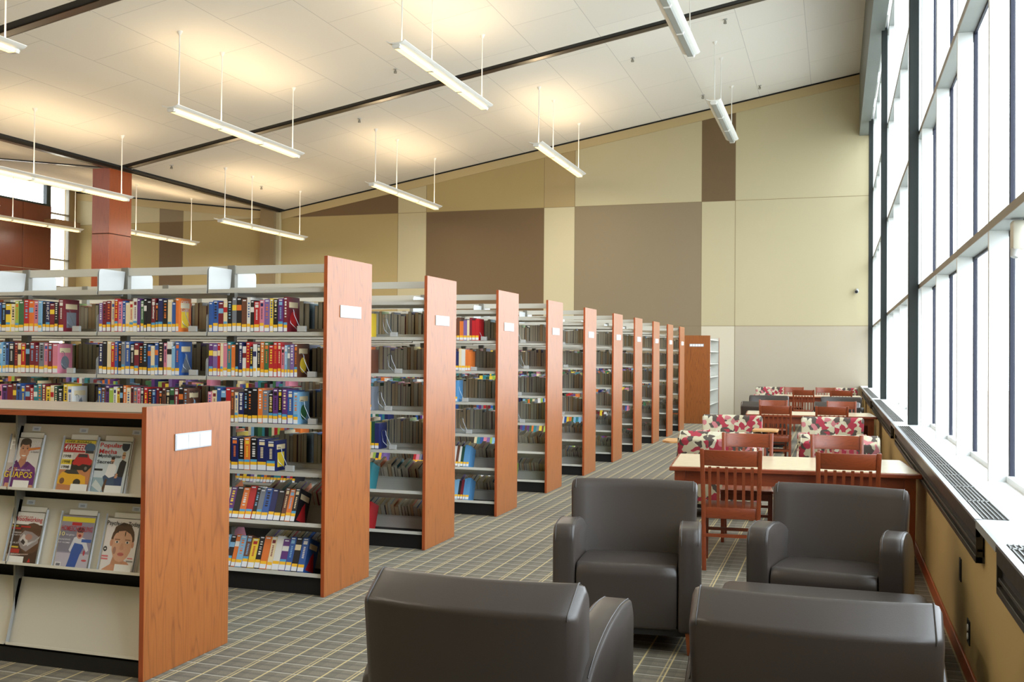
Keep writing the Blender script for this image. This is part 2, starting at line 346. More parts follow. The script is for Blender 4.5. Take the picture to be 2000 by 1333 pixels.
tag(MB().box(-17.1, -16.62, YB - .25, YB, 0, zc(-17), 0).box(-16.62, -16.5, YB - .12, YB, 0, zc(XV) - .05, 1).build('trim_%d' % n, [mat('pilaster', (130, 112, 82), .9), WMS[WI['cream']]]), 'taupe pilaster at the ceiling valley', kind='structure')
tag(MB().box(XL, -3.6, YB - .015, YB, 0, .1).build('baseboard_back', CHERRY_X), 'wooden baseboard on the back wall', kind='structure')
# near wall, behind the camera
tag(MB().box(XL, 1.1, YN - .15, YN, 0, 9.6).build('wall_front', WMS[WI['cream']]), 'cream wall closing the near end', kind='structure')
# left wall: solid brown reveal, tall window, cherry panelling with clerestory
mb = MB()
mb.box(XL - .2, XL, 27.35, YB, 0, 7.4, 0)
mb.box(XL - .2, XL, YN, 26.45, 0, 6.3, 1)
tag(mb.build('wall_left', [mat('reveal_brown', (132, 112, 76), .9), mat('left_wall_plaster', (190, 178, 148), .9)]), 'left wall with cherry wood panelling and high windows', kind='structure')
mb = MB(); y = 26.5
while y > 8:
    for z0, z1 in ((0, 2.1), (2.12, 4.2), (4.22, 6.3)): mb.box(XL, XL + .04, y - 1.18, y, z0, z1)
    y -= 1.2
n += 1; tag(mb.build('trim_%d' % n, WALLWOOD, bevel=.004), 'dark cherry wall panelling on the left wall', kind='structure')
t = thing('window_1', 'tall white window at the far left corner', None, (XL, 0, 0), kind='structure')
mb = MB()
for z in (0, 2.9, 3.72, 4.6, 6.1, 7.0): mb.box(-.1, .02, 26.45, 27.35, z - .025, z + .025)
mb.box(-.1, .02, 26.45, 26.5, 0, 7.4); mb.box(-.1, .02, 27.3, 27.35, 0, 7.4)
mb.build('window_frame', ALU_D, t)
MB().box(-.06, -.05, 26.5, 27.3, 0, 7.2).build('window_pane', GLASS, t)
MB().box(.02, .45, 26.2, 27.35, 5.6, 5.85).build('light_shelf', mat('shelf_brown', (120, 92, 62), .6), t)
t = thing('window_2', 'clerestory window band above the cherry panelling', None, (XL, 0, 0), kind='structure')
mb = MB(); mb.box(-.15, .06, YN, 26.45, 6.28, 6.34)
y = 26.45
while y > 8: mb.box(-.1, .04, y - .16, y, 6.3, 7.2); y -= 2.6
mb.build('window_frame', DKSTEEL, t)
MB().box(-.06, -.05, YN, 26.45, 6.34, 7.1).build('window_pane', GLASS, t)
# stone building outside the left window, ground outside
tag(MB().box(-36.4, -36, 10, 40, -.1, 6.6).build('stone_wall', STONE), 'pale stone block wall seen outside through the far left window', 'wall')
tag(MB().box(-60, XL - .2, -30, 60, -.2, -.1).box(1.3, 60, -30, 60, -.2, -.1).build('ground', mat('outside_paving', (190, 190, 184), .9)), 'pale paving outside the windows', 'ground', kind='structure')
# wood clad column
t = thing('wood_clad_column', 'square cherry wood clad column rising to the ceiling valley at left', 'column', (-17.1, 20.0, 0))
mb = MB()
for z0, z1 in ((0, 2.2), (2.215, 4.43), (4.445, zc(XV) - .02)): mb.box(0, .5, 0, .8, z0, z1)
mb.build('cladding_panel', COLWOOD, t, bevel=.006)
MB().box(.01, .49, .01, .79, 0, zc(XV) - .02).build('column_core', BLACK, t)
# window wall
WALLY = mat('low_wall_ochre', (172, 146, 92), .85, 0, .1, 200)
tag(MB().box(XW, 1.1, YN, YB, 0, .86).box(1.0, 1.1, YN, 1.6, .86, 9.6).build('wall_right', WALLY), 'low ochre wall under the windows, plus unseen tall wall added against daylight', kind='structure')  # tall end near the viewer is unseen, added to cut daylight from behind
tag(MB().box(XW - .014, XW, YN, YB, 0, .09).build('baseboard_right', CHERRY_EDGE, bevel=.004), 'cherry baseboard of the window wall', kind='structure')
n += 1
tag(MB().box(.615, .99, YN, YB, .86, .88).build('trim_%d' % n, SILLM), 'broad white window sill', kind='structure')
COLY = [-2.5, 4.65, 11.8, 18.95, 26.1]
ZT = [2.385, 4.07, 5.75, 7.42]
for k in range(-1, 4):
    if k == -1: base = -2.25
    base = 4.9 + 7.15 * k; fy = [base + 1.65 * j for j in range(5)]
    y0, y1 = max(1.6, base - .25), min(YB, base + 6.9)
    if k == 3: fy = [base, base + 1.3]
    t = thing('window_%d' % (k + 4), 'bay of tall windows between dark steel columns', None, (0, 0, 0), kind='structure')
    for y in fy:
        if y < 1.6 or y > YB: continue
        MB().box(.86, .965, y - .025, y + .025, .88, 9.3, 0).box(.974, 1.0, y - .028, y + .028, .88, 9.3, 1).build('mullion', [ALU, GASKET], t)
    for z in ZT + [9.0]:
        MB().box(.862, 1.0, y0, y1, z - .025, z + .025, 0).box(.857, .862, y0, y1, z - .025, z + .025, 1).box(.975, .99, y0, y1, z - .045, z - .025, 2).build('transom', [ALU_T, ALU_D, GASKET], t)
    MB().box(.955, .995, y0, y1, .88, .915, 0).build('window_frame', ALU, t)
    MB().box(.982, .986, y0, y1, .9, 9.3).build('window_pane', GLASS, t)
nm = {0: 'unseen behind the viewer', 1: 'beside the near armchairs', 2: 'nearest the first reading table', 3: 'the middle one of the three', 4: 'at the far end beside the back wall'}
for i, y in enumerate(COLY):
    if i < 2: continue
    tag(MB().box(.75, .85, y - .06, y + .06, .88, 9.05).build('steel_column', DKSTEEL, bevel=.006), 'dark green steel window column ' + nm[i], 'column', 'steel window columns')
n += 1
mb = MB(); mb.box(.56, .80, YN, YB, 7.4, 9.2, 0)
mb.box(.66, .72, YN, YB, zc(.7) - .06, zc(.7) + .12, 1)
tag(mb.build('trim_%d' % n, [FASCIA, BLK]), 'grey steel fascia box above the windows', kind='structure')
mb = MB(); n += 1
for y in [7.2 + 2.2 * j for j in range(10)]: mb.box(.80, .83, y, y + 1.4, 7.45, 7.52)
tag(mb.build('trim_%d' % n, LIGHTW), 'white roller blind cassettes along the fascia', kind='structure')
n += 1
tag(MB().box(.99, 1.1, YN, YB, .86, .9).box(1.0, 1.3, YN, YB, 9.3, 9.6).build('trim_%d' % n, ALU_D), 'outer window head and sill', kind='structure')
# convectors
def convector(y0, y1, label):
    t = thing('convector_heater', label, 'heater', (.6, y0, 0), 0, 'convector heaters under the windows')
    L = y1 - y0
    MB().box(0, .02, 0, L, .80, .882).box(0, .038, 0, L, .685, .715).box(.005, .03, 0, L, .735, .75).box(0, .03, 0, .012, .685, .88).box(0, .03, L - .012, L, .685, .88).build('cover', CONV, t, bevel=.002)
    MB().box(.02, .037, .01, L - .01, .71, .80).build('air_slot', CONV_D, t)
    MB().box(-.004, .0, 0, L, .872, .884).box(0, .028, 0, L, .881, .884).build('edge_trim', SILVER, t)
    MB().box(.03, .14, .02, L - .02, .8795, .8815).build('grille_tray', CONV_D, t)
    mb = MB()
    for j in range(6): mb.box(.034 + .02 * j, .040 + .02 * j, .02, L - .02, .8815, .886)
    y = .6
    while y < L: mb.box(.03, .14, y, y + .03, .8815, .886); y += .6
    mb.build('grille', mat('grille_grey', (118, 118, 114), .4, .4), t)
for a, b, l in ((-3.6, 4.34, 'bronze convector heater with slotted top grille nearest the viewer'), (4.95, 11.5, 'bronze convector heater below the sill beside the first reading table'),
                (12.3, 18.65, 'bronze convector heater below the sill beside the second reading table'), (19.4, 25.8, 'farthest bronze convector heater beside the last reading table')):
    convector(a, b, l)
n += 1
tag(MB().box(.598, .615, 4.35, 4.94, .845, .882).box(.598, .615, 11.51, 12.29, .845, .882).box(.598, .615, 18.66, 19.39, .845, .882).box(.598, .615, 25.81, YB, .845, .882).build('trim_%d' % n, mat('sill_edge_grey', (150, 154, 152), .4)), 'grey sill edge between the heaters', kind='structure')
# wall plates
t = thing('wall_outlet', 'black wall plate with a pale socket low on the ochre wall', 'socket', (XW, 5.5, .24))
MB().box(-.006, 0, -.045, .045, -.06, .06).build('plate', BLACK, t, bevel=.002)
mb = MB(); mb.tube([(-.006, 0, .022), (-.010, 0, .022)], .017, 12); mb.tube([(-.006, 0, -.022), (-.010, 0, -.022)], .017, 12); mb.build('socket', PAPER, t)
tag(MB().box(-.006, 0, -.035, .035, -.06, .06).box(-.008, -.006, -.02, .02, -.04, .04).build('wall_plate', BLACK, bevel=.002, loc=(XW, 5.85, .48)), 'plain black blank plate higher on the ochre wall', 'wall plate')
# small devices
t = thing('security_camera', 'small white dome security camera on the stone coloured back wall', 'camera', (.52, YB, 3.35))
MB().box(-.03, .03, -.04, 0, -.03, .06).build('bracket', METAL_W, t, bevel=.008)
MB().tube([(0, -.03, 0), (-.02, -.14, -.03)], [.045, .05], 14).build('housing', METAL_W, t, smooth=True)
MB().tube([(-.02, -.14, -.03), (-.024, -.16, -.035)], [.04, .03], 14).build('lens', BLACK, t, smooth=True)
t = thing('wall_speaker', 'small beige sensor box hanging under the near window transom', 'sensor', (.93, 6.0, 2.25))
MB().box(-.03, .03, -.05, .05, -.06, .10).build('housing', mat('sensor_beige', (196, 192, 176), .5), t, bevel=.012, smooth=True)
MB().tube([(-.01, -.02, -.06), (-.02, -.03, -.10)], [.028, .02], 12).build('lens', METAL_W, t, smooth=True)
MB().box(.03, .045, -.01, .01, .02, .06).box(.03, .04, -.01, .01, .06, .112).build('bracket', METAL_D, t)
# sprinklers
SP = [(-15.6, 21.0, 'left of the near hanging lights'), (-10.6, 21.2, ''), (-15.3, 24.6, ''), (-8.6, 18.8, ''), (-4.3, 21.9, ''), (-3.3, 26.2, ''), (-2.2, 21.0, ''), (-1.9, 26.6, ''), (-13.6, 13.0, ''), (-18.5, 16.5, '')]
SPL = ['left of the white cherry column light', 'past the second dark beam in mid ceiling', 'near the ceiling valley over the stacks', 'just before the dark beam above the long light', 'beside the row of unlit lights', 'closest to the back wall frieze, centre', 'just beyond the dark beam near the windows', 'closest to the back wall near the windows', 'far left near the first dark beam', 'left of the ceiling valley']
for (x, y, _), l in zip(SP, SPL):
    z = zc(x); t = thing('sprinkler_head', 'small ceiling sprinkler head ' + l, 'sprinkler', (x, y, z), 0, 'ceiling sprinklers')
    MB().tube([(0, 0, .01), (0, 0, -.012)], .045, 14).build('escutcheon', METAL_W, t)
    MB().tube([(0, 0, -.012), (0, 0, -.07)], .014, 8).box(-.03, -.02, -.005, .005, -.09, -.04).box(.02, .03, -.005, .005, -.09, -.04).tube([(0, 0, -.085), (0, 0, -.09)], .035, 12).build('head', METAL_D, t)

# ------------------------------------------------------------------ hanging light fixtures
def make_light(lit):
    t = thing('hanging_light', 'x', 'ceiling light')
    L = 4.25
    prof = [(-.16, .045), (-.13, .022), (-.09, .008), (-.05, .0), (.05, .0), (.09, .008), (.13, .022), (.16, .045), (.16, .053), (.12, .036), (.06, .018), (-.06, .018), (-.12, .036), (-.16, .053)]
    MB().prism(prof, 0, L, 'Y').build('reflector', LIGHTW, t, smooth=True)
    mb = MB(); mb.prism([(-.06, -.0), (-.06, -.020), (.06, -.020), (.06, 0)], .03, L - .03, 'Y'); 
    for yy in (.03, 1.39, 2.77, 4.15): mb.prism([(-.075, -.015), (-.055, -.058), (.055, -.058), (.075, -.015)], yy, yy + .07, 'Y')
    mb.build('housing', LIGHTW, t)
    for k in range(3):
        y0 = .10 + k * 1.38
        MB().prism([(-.072, -.018), (-.05, -.056), (.05, -.056), (.072, -.018)], y0, y0 + 1.28, 'Y').build('diffuser', LENS if lit else LENS_OFF, t)
    for y in (.25, 1.5, 4.03):
        s = MB().tube([(0, y, .02), (0, y, 1.36)], .011, 8).build('stem', LIGHTW, t)
        MB().tube([(0, y, 1.30 + .0), (0, y, 1.37)], [.02, .055], 12).build('canopy', LIGHTW, s)
    return t
PL = make_light(True); PU = make_light(False)
used = {True: False, False: False}
LX = [(-2.55, 'in the row nearest the windows'), (-6.55, 'in the second row from the windows'), (-10.68, 'in the third row from the windows'), (-14.9, 'in the fourth row from the windows'), (-18.6, 'in the fifth row from the windows'), (-22.9, 'in the leftmost row')]
LY = [(-.9, 'unseen behind the viewer'), (6.75, 'nearest the viewer'), (14.3, 'before the middle beam'), (22.0, 'close to the back wall')]  # first row is unseen, continues the grid, added to light the front
for x, lx in LX:
    for y, ly in LY:
        if x < -20 and y < 20: continue
        lit = x < -3
        src = PL if lit else PU
        o = src if not used[lit] else copy_tree(src); used[lit] = True
        z = zc(x) - 1.36
        o.location = (x, y, z); o['label'] = ('lit ' if lit else 'unlit ') + 'white pendant light ' + lx + ', ' + ly; o['group'] = 'long hanging pendant lights'
        if lit:
            for q in (-1, 1): area('pendant_uplight', (x + .1 * q, y + 2.12, z + .09), (0, R(180 - 42 * q), 0), .10, 4.0, UP_W / 2, WARM)
            area('pendant_downlight', (x, y + 2.12, z - .06), (0, 0, 0), .09, 4.0, DOWN_W, (1, .91, .78))

# ------------------------------------------------------------------ bookcases
XE = -3.184
D = [5.93, 7.63, 9.46, 11.27, 13.09, 14.91, 16.6, 18.39, 20.06, 21.69]
DEP, HT, BAY, PT = .669, 2.246, .915, .024
LEV = [2.035, 1.742, 1.438, 1.125, .805]
TILT = [(.475, R(-22)), (.145, R(-22))]
CY = DEP / 2
def shelf(parent, x0, x1, z, side, th=0.0, name='shelf'):
    y0 = .03; mb = MB()
    T = Matrix.Translation((0, y0, z)) @ Matrix.Rotation(th, 4, 'X') @ Matrix.Translation((0, -y0, -z))
    if side: T = Matrix.Translation((0, DEP, 0)) @ Matrix.Scale(-1, 4, (0, 1, 0)) @ T
    mb.X = T
    mb.prism([(y0, z - .026), (y0, z), (y0 + .26, z), (y0 + .26, z + (.18 if th else .028)), (y0 + .263, z + (.18 if th else .028)), (y0 + .263, z - .006), (y0 + .02, z - .006), (y0 + .004, z - .026)], x0 + .004, x1 - .004)
    h = .16 if z > 2 else .13
    br = rpoly([(y0 + .006, z - .026), (y0 + .262, z - .026), (y0 + .285, z + h), (y0 + .006, z + h)], [.005, .005, .005, .035], 3)
    if th: br = [(y0 + .006, z - .026), (y0 + .262, z - .02), (y0 + .262, z + .15), (y0 + .2, z + .15), (y0 + .006, z + .01)]
    for x in (x0 + .001, x1 - .004): mb.prism(br, x, x + .003, 'X', 1)
    return mb.build(name, [METAL, METAL_W], parent)
def bookcase(i, nb, detail):
    ORD = ['nearest', 'second', 'third', 'fourth', 'fifth', 'sixth', 'seventh', 'eighth', 'ninth', 'tenth and farthest']
    t = thing('bookcase', '%s tall double-sided steel bookcase with cherry end panel in the long row' % ORD[i], 'bookcase', (XE, D[i], 0), 0, 'tall library bookcases')
    MB().box(-PT, 0, 0, DEP, 0, HT).build('end_panel', CHERRY, t, bevel=.003)
    MB().box(-PT - .0005, .0005, -.0015, .0, 0.003, HT - .003).build('edge_banding', CHERRY_EDGE, t)
    l = MB().box(0, .006, .18, .49, 1.845, 1.928).build('sign_frame', METAL_W, t, bevel=.001)
    MB().box(.006, .008, .19, .48, 1.852, 1.921).build('sign_card', WHITE, l)
    L = nb * BAY
    MB().box(-PT - L, -PT, .045, DEP - .045, 0, .115).build('base', BLACK, t)
    MB().box(-PT - L, -PT, CY - .012, CY + .012, 2.165, 2.222).build('top_rail', METAL, t)
    for b in range(nb + 1):
        x = -PT - b * BAY - (0 if b else .03)
        MB().box(x - .03, x + .03, CY - .02, CY + .02, .1, 2.225).build('upright', METAL_D if b else METAL_D, t)
    for b in range(detail):
        x1 = -PT - b * BAY - .004; x0 = x1 - BAY + .006
        for side in (0, 1):
            for z in LEV: shelf(t, x0, x1, z, side)
            for z, th in TILT: shelf(t, x0, x1, z, side, th)
    if nb > detail:
        mb = MB()
        for side in (0, 1):
            for b in range(detail, nb):
                x1 = -PT - b * BAY - .004; x0 = x1 - BAY + .006
                for z in LEV + [q[0] for q in TILT]:
                    y0, y1 = (.03, .29) if not side else (DEP - .29, DEP - .03)
                    mb.box(x0, x1, y0, y1, z - .02, z)
        tag(mb.build('shelf', METAL, t), kind='stuff')
    return t
bookcase(0, 4, 3)
for i in range(1, 10): bookcase(i, 7 if i < 5 else 5, 1)

# -- books, individual ones on the nearest bookcase
PAL = {'n': ('navy', (30, 38, 92)), 'b': ('blue', (48, 90, 160)), 'l': ('sky-blue', (130, 180, 215)), 'k': ('black', (26, 24, 30)), 'w': ('white', (226, 224, 218)), 'c': ('cream', (232, 214, 172)),
       'r': ('red', (186, 34, 40)), 'm': ('maroon', (120, 30, 44)), 'o': ('orange', (226, 120, 50)), 'y': ('yellow', (240, 206, 60)), 'g': ('green', (60, 110, 70)), 't': ('teal', (50, 130, 140)),
       'p': ('purple', (96, 50, 120)), 'v': ('violet', (126, 100, 160)), 'i': ('pink', (214, 130, 150)), 'a': ('grey', (120, 126, 136)), 'd': ('brown', (108, 66, 48)), 'e': ('lime', (160, 190, 80)), 's': ('dark-green', (24, 70, 54))}
CM = {k: mat('cover_' + v[0].replace(' ', '_'), v[1], .42) for k, v in PAL.items()}
def book_mesh(c, w, h, d, mark, r):
    mb = MB(); t = .0022
    mb.prism(rpoly([(0, .004), (.0, 0), (w, 0), (w, .004)], [0, .003, .003, 0], 2), 0, h, 'Z')          # spine
    mb.box(0, t, .004, d, 0, h); mb.box(w - t, w, .004, d, 0, h)
    mb.box(t, w - t, .004, d - .0012, .003, h - .003, 1)
    z = h * .36
    if mark == 1:
        zz = h * .42
        while zz < h * .88: mb.box(w * .3, w * .7, -.0004, 0, zz, zz + h * r.uniform(.02, .06), 2); zz += h * r.uniform(.06, .1)
    elif mark == 2:
        mb.box(w * .2, w * .8, -.0004, 0, h * .80, h * .9, 2); zz = h * .40
        while zz < h * .72: mb.box(w * .35, w * .65, -.0004, 0, zz, zz + h * .03, 2); zz += h * .05
    elif mark == 3: mb.box(0.001, w - .001, -.0004, 0, h * .62, h * .78, 2)
    mb.box(w * .2, w * .8, -.0004, 0, h * .93, h * .965, 3)
    return mb
def add_book(c, w, h, d, x, y, z, rot, label, group, r, cover=False, grey=False, sticker=True):
    mk = CM[r.choice('wycokl' if c not in 'wcyi' else 'knmrb')]
    mb = book_mesh(c, w, h, d, r.choice((1, 1, 2, 2, 3, 0)) if not grey else 0, r)
    if cover:   # printed front board of the last book of a shelf
        q = CM[r.choice('ylwo')]; q2 = CM[r.choice('nrsk')]
        mb.box(w, w + .0004, .02, d - .02, h * .70, h * .86, 4); sh = r.randrange(3)
        if sh == 0: mb.prism([(d * .5 + d * .28 * cos(q_ * pi / 8), h * .36 + d * .34 * sin(q_ * pi / 8)) for q_ in range(16)], w, w + .0004, 'X', 5)
        elif sh == 1: mb.prism([(.03, h * .12), (d - .03, h * .12), (d - .03, h * .6), (.03, h * .6)], w, w + .0004, 'X', 5)
        else: mb.prism([(.02, h * .08), (d - .01, h * .08), (d * .75, h * .36), (d * .6, h * .64), (d * .42, h * .5), (d * .3, h * .3)], w, w + .0004, 'X', 5)
    o = mb.build('book', [CM[c], PAGES_G if grey else PAGES, mk, STK_W, CM['c'] if c != 'c' else CM['m'], CM[r.choice('lygoar'.replace(c, ''))]])
    o.location = (x, y, z); o.rotation_euler = rot
    tag(o, label, 'book', group)
    if sticker:
        k = r.uniform(-.003, .010); s = MB().box(.0025, w - .0025, -.0010, -.0003, .004, .030 + k, 0).box(.0025, w - .0025, -.0010, -.0003, .030 + k, .050 + k, 1)
        if r.random() < .3: s.box(.0025, w - .0025, -.0010, -.0003, .050 + k, .066 + k, 2)
        s.build('spine_label', [STK_W, STK_Y, STK_B], o)
    return o
LN = ['top', 'second', 'third', 'fourth', 'fifth', 'sixth', 'bottom']
SN = {1: 'top shelf', 2: 'second shelf', 3: 'third shelf', 4: 'fourth shelf', 5: 'upper tilted shelf', 6: 'lowest tilted shelf'}
BN = ['right bay', 'middle bay', 'left bay']
labels = set(); BK = []; SBK = {}
POS = ['leftmost', 'second from left', 'third from left', 'fourth from left', 'fifth from left', 'sixth from left', 'seventh from left', 'eighth from left', 'ninth from left', 'tenth from left', 'eleventh from left', 'twelfth from left']
SHELVES = [  # bay, level, colours left to right, start offset, end offset (fractions of the bay)
    (0, 1, 'bbmckakdwkrivykp', .0, .69, 'm'), (0, 2, 'pvrcitoknwrkwkogrrrilav', .0, .78, 'd'), (0, 3, 'icblrdcnkkkoakpkpb', .0, .79, 'l'),
    (0, 4, 'cknkokn', .10, .60, 'n'), (0, 5, 'gcpkorkabnkdo', .06, .77, 'k'), (0, 6, 'iplkoldykocwpbk', .0, .85, 'b'),
    (1, 1, 'vmmcribccwpgkkmknkcb', .0, .76, 'o'), (1, 2, 'nkcrbkabkmkkbcbkiwl', .0, .77, 'b'), (1, 3, 'bdpewykocmaikrknmkdkgmk', .0, .85, 'd'),
    (2, 1, 'bkycegroilknmk', .0, .68, 'm'), (2, 2, 'llbkmcrkmmaim', .0, .63, 'i'), (2, 3, 'ipmdbbmrttmycsky', .0, .78, 'w')]
def emit_row(specs):
    for sp in specs: add_book(**sp)
for bay, lv, cols, a, e, last in SHELVES:
    r = random.Random(bay * 10 + lv)
    x0 = XE - PT - (bay + 1) * BAY + .012 + a * BAY; x1 = XE - PT - (bay + 1) * BAY + .012 + e * (BAY - .03)
    # keep only what the frame shows of the left bay
    seq = list(cols) + [last]; ws = [r.uniform(.75, 1.25) for _ in seq]; s = (x1 - x0 - .0008 * len(seq)) / sum(ws); x = x0
    th = 0; z = LEV[lv] if lv < 5 else TILT[lv - 5][0]
    if lv >= 5: th = TILT[lv - 5][1]
    n_ = len(seq)
    for j, c in enumerate(seq):
        w_ = ws[j] * s; h = r.choice((.205, .215, .22, .225, .235)) * (1 if th == 0 else .98); d = r.uniform(.14, .16)
        me, lf, rg = PAL[c][0], PAL[seq[j - 1]][0] if j else None, PAL[seq[j + 1]][0] if j < n_ - 1 else None
        if j == n_ - 1: lab = '%s book showing its front cover, right end of %s, %s, nearest bookcase' % (me, SN[lv], BN[bay])
        elif j == 0: lab = '%s book at the left end of %s, %s, nearest bookcase' % (me, SN[lv], BN[bay])
        else: lab = '%s book between %s and %s ones, %s, %s, nearest bookcase' % (me, lf, rg, SN[lv], BN[bay])
        if lab in labels:
            lab = '%s book, %s on %s, %s, nearest bookcase' % (me, POS[j] if j < 12 else POS[n_ - 1 - j].replace('left', 'right').replace('most', 'most') , SN[lv], BN[bay])
        labels.add(lab)
        BK.append((bay, lv, j, w_, h, d, c)); SBK[(bay, lv, j if j < n_ - 1 else -1)] = add_book(c, w_, h, d, x, D[0] + .034 + r.uniform(0, .006), z + .0008, (th, 0, 0), lab, 'books on the front shelves of the nearest bookcase', r, cover=(j == n_ - 1))
        x += w_ + .0008
# fore-edges of the books shelved on the far side of the nearest bookcase
REAR = [(0, l, .60, 1.0) for l in (1, 2, 3, 4, 5, 6)] + [(1, l, .76, 1.0) for l in (1, 2, 3)] + [(2, l, .66, .98) for l in (1, 2)]
for bay, lv, a, e in REAR:
    r = random.Random(500 + bay * 10 + lv)
    xa = XE - PT - (bay + 1) * BAY + .02 + a * (BAY - .04); xb = XE - PT - bay * BAY - .02
    th = 0; z = LEV[lv] if lv < 5 else TILT[lv - 5][0]
    if lv >= 5: th = TILT[lv - 5][1]
    x = xb; j = 0
    while x - .036 > xa:
        c = r.choice('nkmgdbakwr'); w_ = r.uniform(.024, .038); h = r.choice((.20, .21, .215, .225)); d = r.uniform(.14, .155)
        x -= w_ + .001
        lab = '%s book, page edges out, %s from right, rear %s, %s, nearest bookcase' % (PAL[c][0], ['first', 'second', 'third', 'fourth', 'fifth', 'sixth', 'seventh', 'eighth', 'ninth', 'tenth', 'eleventh', 'twelfth'][min(j, 11)], SN[lv], BN[bay])
        add_book(c, w_, h, d, x + w_, D[0] + DEP - .034, z + .0008, (th, 0, pi), lab, 'books with page edges showing in the nearest bookcase', r, grey=True, sticker=False)
        j += 1
# a few readable spines on the nearest bookcase
for s_, key, col in (('DEMILLE', (0, 4, 1), 'y'), ('CITY OF GOLD', (0, 3, 13), 'y'), ('Tom Clancy', (1, 1, 14), 'w'), ('HUNT', (2, 1, 11), 'w')):
    o = SBK[key]; b = [q for q in BK if (q[0], q[1], q[2]) == key][0]; w_, h = b[3], b[4]
    text(s_, h * .5, w_ * .55, CM[col], Matrix.Translation((w_ * .22, -.0012, h * .88)) @ Matrix(((0, 1, 0, 0), (0, 0, -1, 0), (-1, 0, 0, 0), (0, 0, 0, 1))), o, 'spine_title', bold=.01)
for key, lines, col in (((1, 1, -1), ('CAROL', 'HIGGINS', 'CLARK'), 'w'), ((1, 3, -1), ('FALSE',), 'k')):
    o = SBK[key]; b = [q for q in BK if q[0] == key[0] and q[1] == key[1]][-1]; w_, h, d_ = b[3], b[4], b[5]
    for i_, s_ in enumerate(lines):
        text(s_, d_ * .62, h * .09, CM[col], Matrix.Translation((w_ + .0009, d_ * .18, h * (.84 - .12 * i_))) @ Matrix(((0, 0, 1, 0), (1, 0, 0, 0), (0, 1, 0, 0), (0, 0, 0, 1))), o, 'cover_title', bold=.012)
# -- every other shelved book: one uncountable mass
SB = [lin(v[1])[:3] for v in PAL.values()]
def stuff_books():
    r = random.Random(99); V = []; Fc = []; C = []
    pg = [lin((236, 230, 212))[:3], lin((240, 234, 214))[:3], lin((222, 216, 198))[:3], lin((230, 206, 166))[:3]]
    wht, yel = lin((232, 234, 238))[:3], lin((246, 190, 40))[:3]
    def bk(T, w, h, d, c, p):
        o = len(V)
        for q in ((0, 0, 0), (w, 0, 0), (w, d, 0), (0, d, 0), (0, 0, h), (w, 0, h), (w, d, h), (0, d, h)): V.append(tuple(T @ Vector(q)))
        for f, k in (((0, 1, 5, 4), c), ((1, 2, 6, 5), c), ((3, 0, 4, 7), c), ((2, 3, 7, 6), p), ((4, 5, 6, 7), p), ((0, 3, 2, 1), p)): Fc.append(tuple(i + o for i in f)); C.append(k)
        # thin dark board edges on the page side
        e = .0018
        for xx in (0, w - e):
            o = len(V)
            for q in ((xx, d + .002, 0), (xx + e, d + .002, 0), (xx + e, d + .002, h), (xx, d + .002, h)): V.append(tuple(T @ Vector(q)))
            Fc.append((o, o + 1, o + 2, o + 3)); C.append(c)
        o = len(V)
        for za, zb, k in ((.006, .03, wht), (.03, .05, yel)):
            o = len(V)
            for q in ((.002, -.001, za), (w - .002, -.001, za), (w - .002, -.001, zb), (.002, -.001, zb)): V.append(tuple(T @ Vector(q)))
            Fc.append((o, o + 1, o + 2, o + 3)); C.append(k)
    for i in range(10):
        nb = 4 if i == 0 else (7 if i < 5 else 5)
        for side in (0, 1):
            for b in range(nb):
                for lv in range(1, 7):
                    if i == 0:
                        if side == 0 and (b, lv) in [(q[0], q[1]) for q in SHELVES]: continue
                    a, e = 0.0, r.uniform(.62, .85)
                    if side == 1: a, e = r.uniform(.0, .25), 1.0
                    if side == 0 and b == 0 and i > 0: e = {1: .50, 2: .56, 3: .52}.get(i, .5) + r.uniform(-.08, .06)
                    if i == 2 and b == 0 and side == 0: e = {1: .80, 2: .72, 3: .56, 4: .5, 5: .72, 6: .70}[lv]
                    th = 0; z = LEV[lv] if lv < 5 else TILT[lv - 5][0]
                    if lv >= 5: th = TILT[lv - 5][1]
                    xl = XE - PT - (b + 1) * BAY + .012; x = xl + a * (BAY - .03); xe_ = xl + e * (BAY - .03)
                    if i == 0 and side == 1:
                        for (bb, ll, aa, ee) in REAR:
                            if bb == b and ll == lv: xe_ = XE - PT - (b + 1) * BAY + .02 + aa * (BAY - .04) - .004; x = xl + .25 * BAY
                    while x < xe_ - .03:
                        w = r.uniform(.022, .042); h = r.uniform(.19, .235); d = r.uniform(.135, .155)
                        c = r.choice(SB); p = r.choice(pg)
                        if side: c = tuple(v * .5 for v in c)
                        if side == 0 and b == 0 and i == 2 and x > xe_ - .09: c = {1: lin((190, 24, 34)), 2: lin((226, 120, 50))}.get(lv, lin((90, 150, 200)))[:3]
                        if side == 0: T = Matrix.Translation((x, D[i] + .036, z + .001)) @ Matrix.Rotation(th, 4, 'X')
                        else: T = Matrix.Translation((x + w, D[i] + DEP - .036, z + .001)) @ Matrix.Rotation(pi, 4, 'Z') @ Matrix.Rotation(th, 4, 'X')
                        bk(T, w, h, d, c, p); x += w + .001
    me = bpy.data.meshes.new('shelved_books'); me.from_pydata(V, [], Fc); me.materials.append(BOOKCOL)
    ca = me.color_attributes.new('Col', 'FLOAT_COLOR', 'CORNER'); buf = []
    for f, c in zip(Fc, C): buf += list(c + (1,)) * len(f)
    ca.data.foreach_set('color', buf)
    o = bpy.data.objects.new('shelved_books', me); COL.objects.link(o)
    tag(o, 'rows of shelved library books filling the tall bookcases behind the nearest one', 'books', kind='stuff')
stuff_books()
